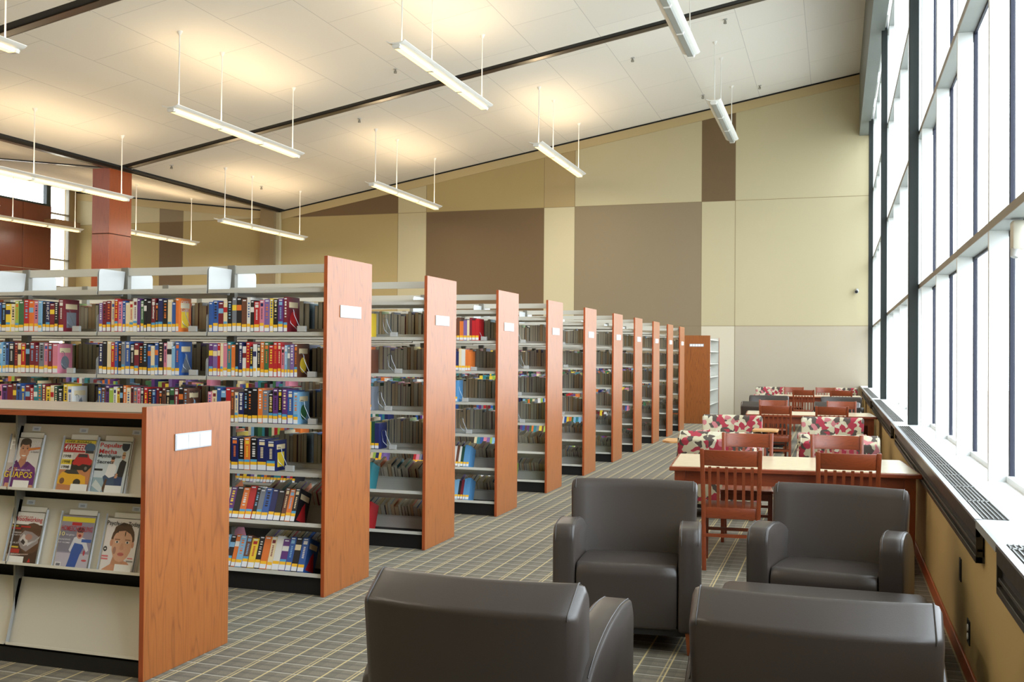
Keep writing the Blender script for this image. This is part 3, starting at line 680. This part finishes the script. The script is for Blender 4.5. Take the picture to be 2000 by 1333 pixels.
# -- wire bookends
def make_bookend():
    t = thing('bookend', 'x', 'bookend')
    pts = [(0, .02, .01), (-.02, .02, .05), (-.055, .02, .12)] + [(-.075 + .02 * cos(a), .02 + .0 * a, .135 + .025 * sin(a)) for a in (0, .6, 1.2, 1.8, 2.4, 3.1)] + [(-.085, .03, .06), (-.05, .05, .02), (0.01, .06, .008)]
    MB().tube(pts, .0022, 6).build('wire', WIRE, t, smooth=True)
    MB().box(-.018, .045, -.002, .02, .002, .040).build('clip', METAL_W, t, bevel=.002)
    return t
BE = make_bookend(); first = True
bes = []
for bay, lv, cols, a, e, last in SHELVES:
    if lv >= 5: continue
    bes.append((XE - PT - (bay + 1) * BAY + .012 + e * (BAY - .03) + .085, D[0] + .05, LEV[lv], 'wire bookend with white clip on the %s, %s of nearest bookcase' % (SN[lv], BN[bay])))
for i in (1, 2, 3, 4):
    for lv in (1, 2, 3, 4):
        if i == 2 and lv == 1: xx = .84
        else: xx = .62 + .1 * ((lv * 7 + i * 3) % 3) / 2
        bes.append((XE - PT - BAY + .012 + xx * (BAY - .03), D[i] + .05, LEV[lv], 'wire bookend with white clip on the %s of the %s bookcase' % (SN[lv], ['', 'second', 'third', 'fourth', 'fifth'][i])))
for x, y, z, l in bes:
    o = BE if first else copy_tree(BE); first = False
    o.location = (x, y, z + .001); o['label'] = l; o['group'] = 'wire bookends'
# -- case turned end-on at the back wall
t = thing('bookcase', 'bookcase turned end-on by the back wall, its shelves facing the windows', 'bookcase', (-3.46, 24.3, 0))
MB().box(0, .61, 0, .025, 0, 2.11).build('end_panel', CHERRY, t, bevel=.003)
MB().box(.05, .60, 2.0, 2.003, 0, 2.08).build('end_panel', METAL, t)
MB().box(.598, .604, 1.99, 2.01, 0, 2.09).build('edge_banding', CHERRY_EDGE, t)
l = MB().box(.12, .46, -.006, 0, 1.84, 1.91).build('sign_frame', SILVER, t)
for k in range(5): MB().box(.13 + k * .065, .185 + k * .065, -.008, -.006, 1.85, 1.90).build('sign_card', WHITE, l)
MB().box(.05, .55, .025, 2.0, 0, .11).build('base', BLACK, t)
MB().box(.28, .31, .025, 2.0, .1, 2.0).build('back_panel', METAL, t)
for z in (.14, .46, .80, 1.12, 1.44, 1.74, 2.03):
    MB().box(.31, .585, .03, 1.995, z - .025, z).build('shelf', METAL, t)
n_end = 0
for zi, z in enumerate((1.12, 1.44, 1.74)):
    for j in range(7):
        c = 'wcwlwaw'[j]; r = random.Random(zi * 9 + j); w_ = .035; y = 24.36 + j * .05
        o = book_mesh(c, w_, r.uniform(.2, .24), .15, 2, r).build('book', [CM[c], PAGES, CM['n'], STK_W, CM['c'], CM['l']])
        o.location = (-3.46 + .575, y, z + .001); o.rotation_euler = (0, 0, R(90))
        tag(o, 'pale book on the %s shelf of the end-on bookcase, %s from its cherry panel' % (['third', 'second', 'upper'][zi], ['first', 'second', 'third', 'fourth', 'fifth', 'sixth', 'seventh'][j]), 'book', 'pale books on the end-on bookcase')

# ------------------------------------------------------------------ magazine rack
MX0 = XE; MY = 4.12; MD = .715; MH = 1.333
t = thing('magazine_rack', 'low magazine rack with cherry end panel and sloping beige display shelves', 'magazine rack', (MX0, MY, 0))
MB().box(-.025, 0, 0, MD, 0, MH).build('end_panel', CHERRY, t, bevel=.003)
MB().box(-.0255, .0005, -.0015, 0, .003, MH - .003).build('edge_banding', CHERRY_EDGE, t)
l = MB().box(0, .006, .22, .53, 1.10, 1.185).build('sign_frame', SILVER, t, bevel=.001)
for k in range(3): MB().box(.006, .008, .23 + k * .098, .322 + k * .098, 1.108, 1.177).build('sign_card', PAPER, l)
RL = 2.7
MB().box(-RL, -.025, 0, MD, 1.272, 1.300).build('rack_top', CHERRY_X, t, bevel=.002)
MB().box(-RL, -.026, .002, MD - .002, 1.300, 1.306).build('top_laminate', mat('top_laminate', (142, 130, 112), .35), t)
MB().box(-RL, -.025, .24, MD - .24, .05, 1.272).box(-RL, -.025, .05, MD - .05, 0, .075).build('base', BLACK, t)
th = math.atan2(.09, .34)
PB = [(.885, 'upper'), (.50, 'middle'), (.088, 'lowest')]
MBAY = .86
for k in range(3):
    x1 = -.027 - k * MBAY; x0 = x1 - MBAY + .012
    for z, nm_ in PB:
        T = Matrix.Translation((0, .06, z)) @ Matrix.Rotation(-th, 4, 'X')
        s = MB(); s.X = T; s.box(x0, x1, 0, .006, 0, .345 if z > .2 else .34); s.box(x0, x1, -.018, .006, -.004, .003); s.box(x0, x1, -.020, -.017, -.004, .010)
        d = s.build('display_shelf', PLATE, t, bevel=.001)
        s = MB(); s.X = T; s.box(x0 - .003, x0, -.02, .03, 0, .33); s.build('shelf_bracket', METAL_W, d)
    MB().box(x0 - .012, x0, .10, .16, .05, 1.27).build('upright', METAL_D, t)
# magazines
def poly(u): return u
ACOL = {}
def pc(rgb):
    k = 'print_%02x%02x%02x' % rgb
    return mat(k, rgb, .35)
def ell(cx, cy, rx, ry, n=16, a0=0, a1=2 * pi): return [(cx + rx * cos(a0 + (a1 - a0) * i / n), cy + ry * sin(a0 + (a1 - a0) * i / n)) for i in range(n if a1 - a0 > 6.2 else n + 1)]
def rect(a, b, c, d): return [(a, c), (b, c), (b, d), (a, d)]
MW, MHH = .192, .262
def magazine(x, zrow, label, art, texts, addr, w=MW, h=MHH):
    """x = world X of left edge"""
    zb = dict(up=.885, mid=.50)[zrow]
    base = Matrix.Translation((x, MY + .06, zb)) @ Matrix.Rotation(-th, 4, 'X') @ Matrix.Translation((0, -.012, .004))
    t = bpy.data.objects.new('magazine', None); COL.objects.link(t); t.matrix_world = base; tag(t, label, 'magazine', 'magazines on the low rack')
    MB().box(0, w, 0, .005, 0, h).build('pages', PAPER, t)
    mats = []; mb = MB()
    for k, (pts, rgb) in enumerate(art):
        m = pc(rgb)
        if m not in mats: mats.append(m)
        pts = [(min(max(p[0], 0), 1) * w, min(max(p[1], 0), 1) * h) for p in pts]; y = -.0003 - .00005 * k
        mb.add([(a, y, b) for a, b in pts], [tuple(range(len(pts)))], mats.index(m))
    mb.build('cover_picture', mats, t)
    for s, u0, v0, tw, thh, rgb, *sh in texts:
        shear = Matrix.Identity(4)
        if sh: shear[0][1] = sh[0]
        mw = Matrix.Translation((u0 * w, -.0028, v0 * h)) @ Matrix.Rotation(R(90), 4, 'X') @ shear
        text(s, tw * w, thh * h, pc(rgb), mw, t, 'cover_title', bold=.01)
    if addr: MB().box(addr[0] * w, addr[1] * w, -.0034, -.0030, addr[2] * h, addr[3] * h).build('address_label', PAPER, t)
    hd = bpy.data.objects.new('magazine_holder', None); COL.objects.link(hd); hd.matrix_world = base
    tag(hd, 'clear acrylic holder around the ' + label.replace('magazine with ', '').replace('magazine ', ''), 'magazine holder', 'clear magazine holders')
    MB().box(-.012, w + .016, .0055, .0075, -.001, h + .035).build('back_sheet', ACRYLIC, hd)
    MB().box(-.012, w + .016, -.0075, -.0060, -.001, h + .012).build('front_sheet', ACRYLIC, hd)
    MB().box(-.012, -.010, -.006, .0055, -.001, h + .02).build('side_wall', mat('acrylic_edge', (214, 220, 226), .15), hd)
    MB().box(w + .012, w + .016, -.006, .0055, -.001, h + .02).build('side_wall', mat('acrylic_edge', (214, 220, 226), .15), hd)
    MB().box(.03, w + .002, .0040, .0055, h + .004, h + .03).build('name_strip', PAPER, hd)
SK, HAIR = (206, 150, 118), (58, 40, 30)
W_ = (235, 234, 230)
magazine(-4.105, 'up', 'magazine with smiling man in purple shirt and yellow headline', [
    (rect(0, 1, 0, 1), (222, 218, 216)), (rect(0, .45, 0, .5), (196, 186, 182)),
    ([(.02, .0), (.0, .16), (.06, .36), (.3, .50), (.45, .55), (.72, .52), (.95, .42), (1., .3), (1., 0)], (112, 42, 122)),
    ([(.04, 0), (.06, .1), (.2, .1), (.22, 0)], SK), ([(.86, 0), (.86, .08), (.98, .08), (1, 0)], SK),
    ([(.42, .62), (.36, .52), (.48, .40), (.60, .50), (.62, .62)], (184, 126, 96)), ([(.30, .56), (.42, .44), (.34, .40), (.24, .52)], (92, 30, 104)), ([(.66, .54), (.56, .42), (.66, .42), (.76, .50)], (92, 30, 104)),
    (ell(.5, .87, .19, .13), HAIR), (ell(.5, .75, .165, .17), SK), (ell(.5, .93, .175, .07), HAIR), (ell(.43, .79, .03, .012), (60, 40, 36)), (ell(.58, .79, .03, .012), (60, 40, 36)),
    (rect(.40, .46, .815, .825), HAIR), (rect(.55, .61, .815, .825), HAIR), (ell(.51, .735, .02, .03), (186, 128, 98)), (ell(.50, .66, .075, .028, 12, pi, 2 * pi), (240, 236, 230)), ([(.62, .80), (1, .83), (1, .79), (.62, .75)], (200, 60, 40)), ([(.62, .79), (1, .815), (1, .80), (.62, .765)], (230, 160, 50))],
    [('P', .0, .76, .2, .2, (250, 250, 250)), ('ople', .68, .82, .3, .13, (240, 238, 238)), ('en Español', .72, .70, .26, .05, (70, 66, 70)), ('LOS   MAS BELLOS', .10, .345, .72, .035, (236, 226, 236)), ('25', .26, .34, .13, .07, (226, 150, 60)), ('GUAPOS', -.02, .21, .94, .12, (240, 212, 40))], (.34, .86, .02, .16))
magazine(-3.765, 'up', 'magazine with red and yellow off-road trucks on its cover', [
    (rect(0, 1, 0, 1), (196, 130, 86)), (rect(0, 1, .62, 1), (206, 198, 190)), (rect(0, 1, .94, 1), (232, 210, 50)), (rect(.0, .7, .76, .93), (190, 30, 40)), (ell(.84, .86, .17, .09), (70, 100, 130)), (rect(.72, .98, .75, .8), (40, 44, 50)),
    (rect(.0, .34, .62, .74), W_), (rect(.0, .34, .52, .62), (240, 214, 60)), (rect(.0, .34, .42, .52), W_),
    ([(.34, .42), (.34, .6), (.55, .66), (.95, .62), (1., .5), (.9, .42)], (40, 30, 28)), ([(.36, .55), (.45, .66), (.52, .74), (.82, .74), (.88, .66), (.98, .62), (.96, .52), (.7, .54), (.6, .50), (.4, .52)], (196, 34, 38)), ([(.5, .67), (.55, .73), (.8, .73), (.82, .67)], (60, 60, 66)),
    (ell(.82, .46, .1, .075), (30, 28, 28)), (ell(.82, .46, .045, .035), (120, 116, 110)), (ell(.5, .46, .08, .06), (24, 22, 22)),
    ([(.0, .28), (.1, .37), (.55, .37), (.86, .30), (.9, .16), (.5, .12), (.0, .14)], (232, 176, 40)), ([(.16, .37), (.22, .42), (.55, .42), (.66, .34), (.3, .34)], (60, 56, 52)), (ell(.62, .18, .12, .07), (40, 34, 30)), (ell(.14, .2, .08, .06), (120, 80, 50))],
    [('4WHEEL', .03, .80, .68, .11, (245, 245, 245), .15), ('OFF-ROAD', .06, .945, .8, .04, (60, 60, 50)), ('1998', .05, .65, .24, .06, (40, 40, 40)), ('1998', .05, .54, .24, .06, (70, 60, 30)), ('1998', .05, .44, .24, .06, (40, 40, 40))], (.46, .99, .01, .15))
magazine(-3.553, 'up', 'magazine with two men standing beneath a bold red title', [
    (rect(0, 1, 0, 1), (206, 218, 226)), (rect(0, .6, 0, .3), (150, 176, 188)), ([(.0, .14), (.3, .02), (.36, .1), (.1, .26)], (206, 214, 214)), (ell(.86, .92, .12, .10, 14, pi, 2 * pi), (24, 36, 60)), (rect(.74, .98, .92, .97), (24, 36, 60)),
    (rect(.0, .26, .43, .47), (30, 34, 40)), ([(.40, .14), (.30, .32), (.44, .40), (.74, .38), (.76, .12)], (60, 84, 116)), ([(.36, .36), (.42, .56), (.56, .60), (.68, .52), (.66, .34), (.5, .3)], (236, 236, 238)), (ell(.53, .64, .055, .06), SK), (ell(.53, .68, .06, .03), HAIR),
    ([(.66, .30), (.80, .34), (.92, .34), (.92, .0), (.74, .0)], (44, 66, 110)), ([(.70, .34), (.76, .60), (.82, .66), (.96, .62), (.94, .44), (.92, .32)], (28, 28, 34)), (ell(.85, .73, .055, .07), SK), (ell(.85, .78, .05, .03), (180, 150, 110)), (rect(.80, .9, .735, .75), (30, 30, 30)), ([(.66, .3), (.7, .4), (.76, .38), (.74, .3)], SK),
    ([(.34, .1), (.4, .28), (.46, .28), (.4, .0)], (92, 62, 44))],
    [('Popular', .06, .86, .70, .11, (206, 34, 44)), ('Mecha', .06, .76, .56, .09, (206, 34, 44)), ('MythBuster', .06, .67, .72, .08, (40, 50, 60)), ('Secrets', .05, .57, .52, .07, (40, 50, 60))], (.44, .96, .02, .16))
magazine(-4.08, 'mid', 'magazine with a steel woodworking plane on a dark brown cover', [
    (rect(0, 1, 0, 1), (70, 46, 34)), (rect(0, 1, .76, 1), (236, 234, 232)), (ell(.7, .5, .4, .3), (96, 64, 44)),
    ([(.30, .42), (.42, .30), (.62, .24), (.96, .42), (.94, .54), (.7, .62), (.45, .64), (.34, .56)], (150, 140, 140)), ([(.34, .46), (.5, .34), (.64, .38), (.58, .50), (.44, .58)], (206, 200, 198)), (ell(.62, .52, .12, .06), (176, 130, 116)), ([(.6, .4), (.96, .5), (.99, .56), (.9, .46), (.62, .34)], (206, 204, 208)), ([(.38, .42), (.50, .36), (.54, .42), (.44, .48)], (56, 44, 44)),
    ([(.0, .14), (.7, .18), (.72, .2), (.0, .17)], (170, 150, 140)), ([(.72, .04), (.78, .12), (.82, .04)], (206, 40, 30)), (rect(.02, .3, .66, .69), (190, 36, 30)), (rect(.3, .62, .7, .73), (190, 36, 30)), (rect(.06, .40, .20, .28), (180, 40, 32)), (rect(.05, .34, .30, .33), (226, 190, 60))],
    [('POPULAR', .22, .89, .44, .035, (190, 120, 110)), ('Woodworking', .03, .79, .94, .12, (196, 46, 54)), ('NEW', .02, .70, .2, .035, (240, 206, 50)), ('WORKSHOP', .06, .58, .3, .03, (226, 220, 214)), ('PROJECTS', .06, .53, .3, .03, (226, 220, 214)), ('BUILD', .05, .38, .28, .03, (226, 220, 214)), ('A BENCH', .05, .10 + .06, .4, .03, (226, 220, 214))], (.04, .60, .02, .14))
magazine(-3.77, 'mid', 'magazine with laughing child in blue overalls and yellow banner', [
    (rect(0, 1, 0, 1), (150, 144, 166)), (rect(0, .5, .3, .7), (130, 128, 146)), (rect(0, 1, 0, .28), (190, 186, 200)), (rect(0, 1, .88, .97), (238, 220, 60)), (rect(.32, .62, .81, .87), (196, 40, 50)),
    ([(.36, .0), (.42, .2), (.46, .46), (.56, .52), (.74, .52), (.8, .42), (.72, .26), (.64, .0)], (52, 88, 168)), ([(.36, .34), (.46, .58), (.60, .62), (.82, .56), (.96, .36), (.9, .32), (.74, .46), (.5, .48), (.42, .30)], (214, 216, 226)), (rect(.70, 1, .50, .56), (60, 96, 176)),
    (ell(.62, .66, .105, .10), (206, 150, 130)), (ell(.62, .73, .12, .05), (70, 64, 74)), (ell(.62, .62, .05, .028), (150, 44, 50)), (ell(.57, .69, .02, .01), (60, 50, 50)), (ell(.68, .69, .02, .01), (60, 50, 50)), (ell(.84, .3, .03, .05), (190, 60, 80)), (ell(.88, .16, .08, .02), (190, 80, 90)), (rect(.02, .2, .02, .10), (226, 226, 230)), (rect(0.05, .18, .03, .08), (120, 120, 130))],
    [('HOMESCHOOLING', .02, .70, .96, .10, (190, 60, 76)), ('10', .0, .60, .16, .08, (240, 232, 160)), ('fun games', .20, .60, .26, .05, (220, 216, 230)), ('READING', .0, .52, .36, .03, (222, 222, 232)), ('AT HOME', .0, .46, .36, .03, (222, 222, 232))], None, .20, .262)
magazine(-3.492, 'mid', 'magazine with close-up of a wet-haired face and black title', [
    (rect(0, 1, 0, 1), (232, 228, 228)),
    ([(.0, .0), (.12, .06), (.34, .16), (.5, .24), (.8, .2), (.96, .10), (1., .0)], SK), ([(.30, .14), (.36, .34), (.7, .34), (.7, .2), (.6, .1)], (196, 142, 110)),
    (ell(.56, .62, .36, .28), (92, 62, 42)), (ell(.56, .52, .31, .33), (218, 170, 142)), (ell(.23, .54, .05, .07), (206, 150, 122)), (ell(.89, .52, .04, .06), (206, 150, 122)), ([(.22, .66), (.28, .84), (.5, .93), (.74, .90), (.88, .76), (.88, .62), (.78, .72), (.6, .78), (.4, .76), (.3, .7)], (84, 58, 40)),
    (ell(.40, .56, .065, .024), (234, 226, 220)), (ell(.72, .56, .065, .024), (234, 226, 220)), (ell(.40, .56, .03, .022), (70, 74, 80)), (ell(.72, .56, .03, .022), (70, 74, 80)), (rect(.32, .48, .60, .615), (120, 84, 60)), (rect(.64, .80, .60, .615), (120, 84, 60)),
    ([(.54, .54), (.50, .43), (.57, .41), (.64, .43), (.60, .54)], (206, 154, 126)), (ell(.57, .335, .10, .034), (196, 110, 104)), (rect(.48, .66, .333, .338), (140, 70, 66)), (ell(.07, .42, .06, .05), (50, 50, 56)), (ell(.07, .42, .03, .014), (230, 230, 230)), (ell(.36, .40, .05, .07), (176, 130, 112)), (ell(.38, .76, .02, .03), (50, 36, 28)), (ell(.62, .72, .015, .05), (60, 44, 34)), (rect(.0, .2, .27, .30), (220, 120, 130)), (rect(.0, .2, .22, .25), (220, 120, 130)), (rect(.8, .96, .26, .28), (220, 120, 130)), (rect(.78, .98, .20, .23), (150, 146, 146))],
    [('Psych', -.0, .84, .36, .11, (30, 30, 34)), ('Today', .66, .84, .36, .11, (30, 30, 34)), ('ology', .36, .855, .28, .08, (60, 50, 44))], (.46, .98, .0, .15))
# call labels above the magazines
for x, z, l in ((-4.00, 1, 'above the purple shirt magazine'), (-3.70, 1, 'above the truck magazine'), (-3.375, 1, 'above the magazine with two men'), (-4.03, 0, 'above the woodworking magazine'), (-3.70, 0, 'above the magazine with the child'), (-3.37, 0, 'above the magazine with the large face')):
    zb = .885 if z else .50
    T = Matrix.Translation((x, MY + .06, zb)) @ Matrix.Rotation(-th, 4, 'X') @ Matrix.Translation((0, -.0004, .307))
    s = MB(); s.box(0, .052, -.0008, 0, 0, .024, 0)
    for q in (.006, .012): s.box(.012, .040, -.0012, -.0008, q, q + .003, 1)
    o = s.build('shelf_tag', [mat('tag_blue_white', (214, 224, 240), .6), mat('tag_ink', (120, 140, 176), .6)]); o.matrix_world = T
    tag(o, 'small white title tag on the display shelf ' + l, 'label', 'title tags on the magazine rack')

# ------------------------------------------------------------------ armchairs
def make_armchair(M1, MS, legm, tablet=0):
    t = thing('armchair', 'x', 'armchair')
    # back: leans slightly, wraps around the sitter
    prof = rpoly([(.12, .42), (.205, .83), (.25, .865), (.385, .78), (.335, .14), (.14, .14)], [.02, .05, .04, .016, .02, .02], 4)
    b = MB(); pad(b, prof, -.365, .365, .03, .05, 12, flare=.03); b.build('backrest', M1, t, smooth=True)
    # seam piping around the outer end faces of the back
    for s in (-1, 1):
        ps = MB()
        pp = [p for p in prof if p[1] > .44]; pp = pp[1:] if pp[0][1] < .5 else pp
        k = [i for i in range(len(prof)) if prof[i][1] > .44]
        ps.tube([(s * .340 * (1 + .03 * (prof[i][1] - .501) / .361), prof[i][0] + .006, prof[i][1]) for i in k], .0028, 5)
        ps.build('piping', MS, t, smooth=True)
    # seat with waterfall front
    sp = rpoly([(-.375, .13), (-.385, .43), (-.36, .475), (-.1, .465), (.20, .44), (.20, .13)], [.02, .05, .05, .05, .02, .02], 4)
    s_ = MB(); pad(s_, sp, -.275, .275, .02, 0, 6); s_.build('seat', M1, t, smooth=True)
    ap = rpoly([(-.385, .12), (-.39, .62), (-.36, .675), (-.20, .688), (.02, .66), (.20, .60), (.34, .50), (.34, .12)], [.02, .04, .05, .08, .08, .08, .06, .02], 4)
    for s in (-1, 1):
        a = MB(); x0, x1 = (-.40, -.278) if s < 0 else (.278, .40)
        pad(a, ap, x0, x1, .018, 0, 3); ao = a.build('armrest', M1, t, smooth=True)
        for xx in (x0 + .016, x1 - .016):
            q = MB(); q.tube([(xx, p[0], p[1]) for p in ap if p[1] > .3 and p[0] < .28], .0024, 5)
            q.build('piping', MS, ao, smooth=True)
    MB().box(-.38, .38, -.36, .34, .10, .14).build('base', BLACK, t)
    for sx in (-1, 1):
        for sy in (-.34, .31):
            c = (sx * .35, sy); l = MB()
            l.loft([[(c[0] + a * k, c[1] + b_ * k, z) for a, b_ in ((-1, -1), (1, -1), (1, 1), (-1, 1))] for z, k in ((0, .022), (.12, .033))])
            l.build('leg', legm, t, bevel=.002)
    if tablet:
        s = tablet
        tb = MB(); tb.prism(rpoly([(s * .30, -.42), (s * .30, -.08), (s * .52, -.02), (s * .60, -.10), (s * .60, -.42)], .03, 4), .70, .722, 'Z'); tb.build('tablet', TAN_WOOD, t, bevel=.003)
        MB().tube([(s * .42, -.2, .70), (s * .44, -.22, .62), (s * .46, -.25, .45), (s * .43, -.22, .2)], [.02, .018, .018, .02], 10).build('tablet_arm', BLACK, t, smooth=True)
    return t
def place(proto, flag, x, y, rz, label, group):
    o = proto if not flag[0] else copy_tree(proto); flag[0] = True
    o.location = (x, y, 0); o.rotation_euler = (0, 0, rz); o['label'] = label; o['group'] = group; return o
AL = make_armchair(LEATHER, LEATHER_D, LEGWOOD); fl = [False]
g = 'dark leather armchairs'
place(AL, fl, -1.12, 5.76, R(7), 'dark leather armchair facing the viewer, left of the front group', g)
place(AL, fl, -.01, 5.92, R(-8), 'dark leather armchair facing the viewer, beside the window wall', g)
place(AL, fl, -1.14, 3.47, pi + R(-1), 'dark leather armchair with its back to the viewer, nearest left', g)
place(AL, fl, -.065, 3.57, pi, 'dark leather armchair with its back to the viewer, nearest the window wall', g)
place(AL, fl, -1.15, 17.7, pi, 'distant dark armchair with back turned, left behind the second table', g)
place(AL, fl, .02, 18.1, pi, 'distant dark armchair with back turned, beside the window heater', g)
place(AL, fl, -1.24, 20.0, 0, 'distant dark armchair facing the viewer before the third table, left', g)
place(AL, fl, .10, 20.0, 0, 'distant dark armchair facing the viewer before the third table, right', g)
APT = make_armchair(PATTERN, mat('pattern_piping', (196, 190, 170), .8), LEGWOOD, 1); f2 = [False]
APL = make_armchair(PATTERN, MATS['pattern_piping'], LEGWOOD, 0); f3 = [False]
g = 'armchairs in red, cream and brown patterned fabric'
place(APT, f2, -1.13, 10.45, pi, 'patterned armchair with back turned and tablet arm, left behind first table', g)
place(APT, f2, -1.26, 12.9, 0, 'patterned armchair facing the viewer with tan tablet, left', g)
place(APL, f3, .03, 10.5, pi, 'patterned armchair with back turned, nearest the window heater', g)
place(APL, f3, -.04, 13.0, 0, 'patterned armchair facing the viewer, beside the windows', g)
place(APL, f3, -1.55, 25.9, 0, 'far patterned armchair against the back wall, left', g)
place(APL, f3, .14, 26.1, 0, 'far patterned armchair against the back wall in the window corner', g)
# ottoman
t = thing('ottoman', 'low dark leather bench ottoman between the four leather armchairs', 'ottoman', (-.06, 5.03, 0))
pr = rpoly([(-.30, .32), (-.30, .452), (.30, .452), (.30, .32)], [.02, .05, .05, .02], 4)
m_ = MB(); pad(m_, pr, -.49, .49, .04, 0, 8); m_.build('seat', LEATHER, t, smooth=True)
MB().box(-.47, .47, -.28, .28, .12, .33).build('base', LEATHER, t, bevel=.01, smooth=True)
for sx in (-.42, .42):
    for sy in (-.24, .24): MB().box(sx - .03, sx + .03, sy - .03, sy + .03, 0, .125).build('leg', LEGWOOD, t, bevel=.003)

# ------------------------------------------------------------------ reading tables
def table(x, y, rz, w, d, label):
    t = thing('reading_table', label, 'table', (x, y, 0), rz, 'reading tables')
    MB().box(-w / 2, w / 2, -d / 2, d / 2, .715, .748).build('table_edge', REDWOOD_X, t, bevel=.006)
    MB().box(-w / 2 + .02, w / 2 - .02, -d / 2 + .02, d / 2 - .02, .748, .752).build('tabletop', LAMIN, t)
    i = .05
    mb = MB(); mb.box(-w / 2 + i, w / 2 - i, -d / 2 + i, -d / 2 + i + .022, .615, .715); mb.box(-w / 2 + i, w / 2 - i, d / 2 - i - .022, d / 2 - i, .615, .715)
    mb.box(-w / 2 + i, -w / 2 + i + .022, -d / 2 + i, d / 2 - i, .615, .715); mb.box(w / 2 - i - .022, w / 2 - i, -d / 2 + i, d / 2 - i, .615, .715); mb.build('apron', REDWOOD_X, t)
    for sx in (-1, 1):
        for sy in (-1, 1):
            cx, cy = sx * (w / 2 - i - .03), sy * (d / 2 - i - .03)
            MB().loft([[(cx + a * k, cy + b * k, z) for a, b in ((-1, -1), (1, -1), (1, 1), (-1, 1))] for z, k in ((0, .030), (.60, .042), (.715, .042))]).build('leg', REDWOOD, t, bevel=.003)
    return t
table(-.35, 8.42, R(4.5), 1.84, 1.06, 'first long reading table with cream top and red-brown wooden legs')
table(-.385, 15.98, R(3.5), 1.86, 1.02, 'second reading table with cream top, behind the patterned armchairs')
table(-.385, 23.55, R(1), 1.86, 1.02, 'third reading table with cream top, farthest by the back wall')
# wooden slat-back chairs
def make_chair():
    t = thing('wooden_chair', 'x', 'chair')
    def yb(z):  # back post line
        return .20 + (.055 * ((.45 - z) / .45) ** 1.5 if z < .45 else .085 * ((z - .45) / .45) ** 1.3)
    zs = [0, .12, .25, .38, .45, .55, .65, .75, .85, .912]
    for s in (-1, 1):
        rings = []
        for z in zs:
            x = s * (.192 + .020 * z / .9); k = .016; yy = yb(z); ky = .017 + .006 * (1 - abs(z - .45) / .45)
            rings.append([(x - k, yy - ky, z), (x + k, yy - ky, z), (x + k, yy + ky, z), (x - k, yy + ky, z)])
        MB().loft(rings).build('leg', REDWOOD, t, bevel=.003, smooth=True)
        MB().loft([[(s * .20 + a * k, -.20 + b * k, z) for a, b in ((-1, -1), (1, -1), (1, 1), (-1, 1))] for z, k in ((0, .014), (.43, .019))]).build('leg', REDWOOD, t, bevel=.003)
    def rail(z0, z1, th_, name, bow):
        rings = []
        for k in range(11):
            x = -.205 + .41 * k / 10; u = x / .205; d = bow * (1 - u * u)
            rings.append([(x, yb(z0) - th_ / 2 + d, z0), (x, yb(z0) + th_ / 2 + d, z0), (x, yb(z1) + th_ / 2 + d, z1), (x, yb(z1) - th_ / 2 + d, z1)])
        return MB().loft(rings).build(name, REDWOOD_X, t, bevel=.003, smooth=True)
    rail(.785, .905, .018, 'top_rail', .028); rail(.385, .468, .02, 'lower_rail', .012)
    for k in range(6):
        x = -.155 + .062 * k; u = x / .205; rings = []
        for z in (.46, .54, .62, .70, .78):
            d = (.012 + .016 * (z - .46) / .32) * (1 - u * u)
            rings.append([(x - .011, yb(z) - .006 + d, z), (x + .011, yb(z) - .006 + d, z), (x + .011, yb(z) + .006 + d, z), (x - .011, yb(z) + .006 + d, z)])
        MB().loft(rings).build('slat', REDWOOD, t, smooth=True)
    sm = MB(); sm.prism(rpoly([(-.225, -.235), (.225, -.235), (.205, .20), (-.205, .20)], .03, 3), .432, .458, 'Z'); sm.build('seat', REDWOOD_X, t, bevel=.006, smooth=True)
    mb = MB(); mb.box(-.19, .19, -.21, -.19, .37, .432); mb.build('apron', REDWOOD_X, t)
    for s in (-1, 1): MB().bar((s * .202, -.19, .40), (s * .202, .20, .40), .018, .06).build('side_rail', REDWOOD, t)
    for s in (-1, 1): MB().bar((s * .203, -.20, .20), (s * .207, .22, .20), .016, .024).build('stretcher', REDWOOD, t)
    MB().bar((-.2, -.20, .24), (.2, -.20, .24), .016, .024).build('stretcher', REDWOOD_X, t); MB().bar((-.2, .23, .26), (.2, .23, .26), .016, .024).build('stretcher', REDWOOD_X, t)
    return t
CH = make_chair(); f4 = [False]; g = 'wooden slat-back chairs at the reading tables'
for x, y, rz, l in ((-.76, 7.93, 184, 'slat-back wooden chair on the near side of the first table, left'), (.07, 8.02, 184, 'slat-back wooden chair on the near side of the first table, right'),
                    (-.74, 9.08, 4, 'wooden chair tucked in on the far side of the first table, left'), (.03, 9.18, 4, 'wooden chair tucked in on the far side of the first table, right'),
                    (-.83, 15.20, 182, 'slat-back wooden chair on the near side of the second table, left'), (-.06, 15.30, 182, 'slat-back wooden chair on the near side of the second table, right'),
                    (-.95, 16.55, 2, 'wooden chair on the far side of the second table, left'), (.10, 16.62, 2, 'wooden chair on the far side of the second table, right'),
                    (-.66, 22.85, 180, 'distant wooden chair on the near side of the third table, left'), (.11, 22.9, 180, 'distant wooden chair on the near side of the third table, right'),
                    (-.93, 24.2, 0, 'distant wooden chair on the far side of the third table, left'), (-.22, 24.3, 0, 'distant wooden chair on the far side of the third table, right')):
    place(CH, f4, x, y, R(rz), l, g)
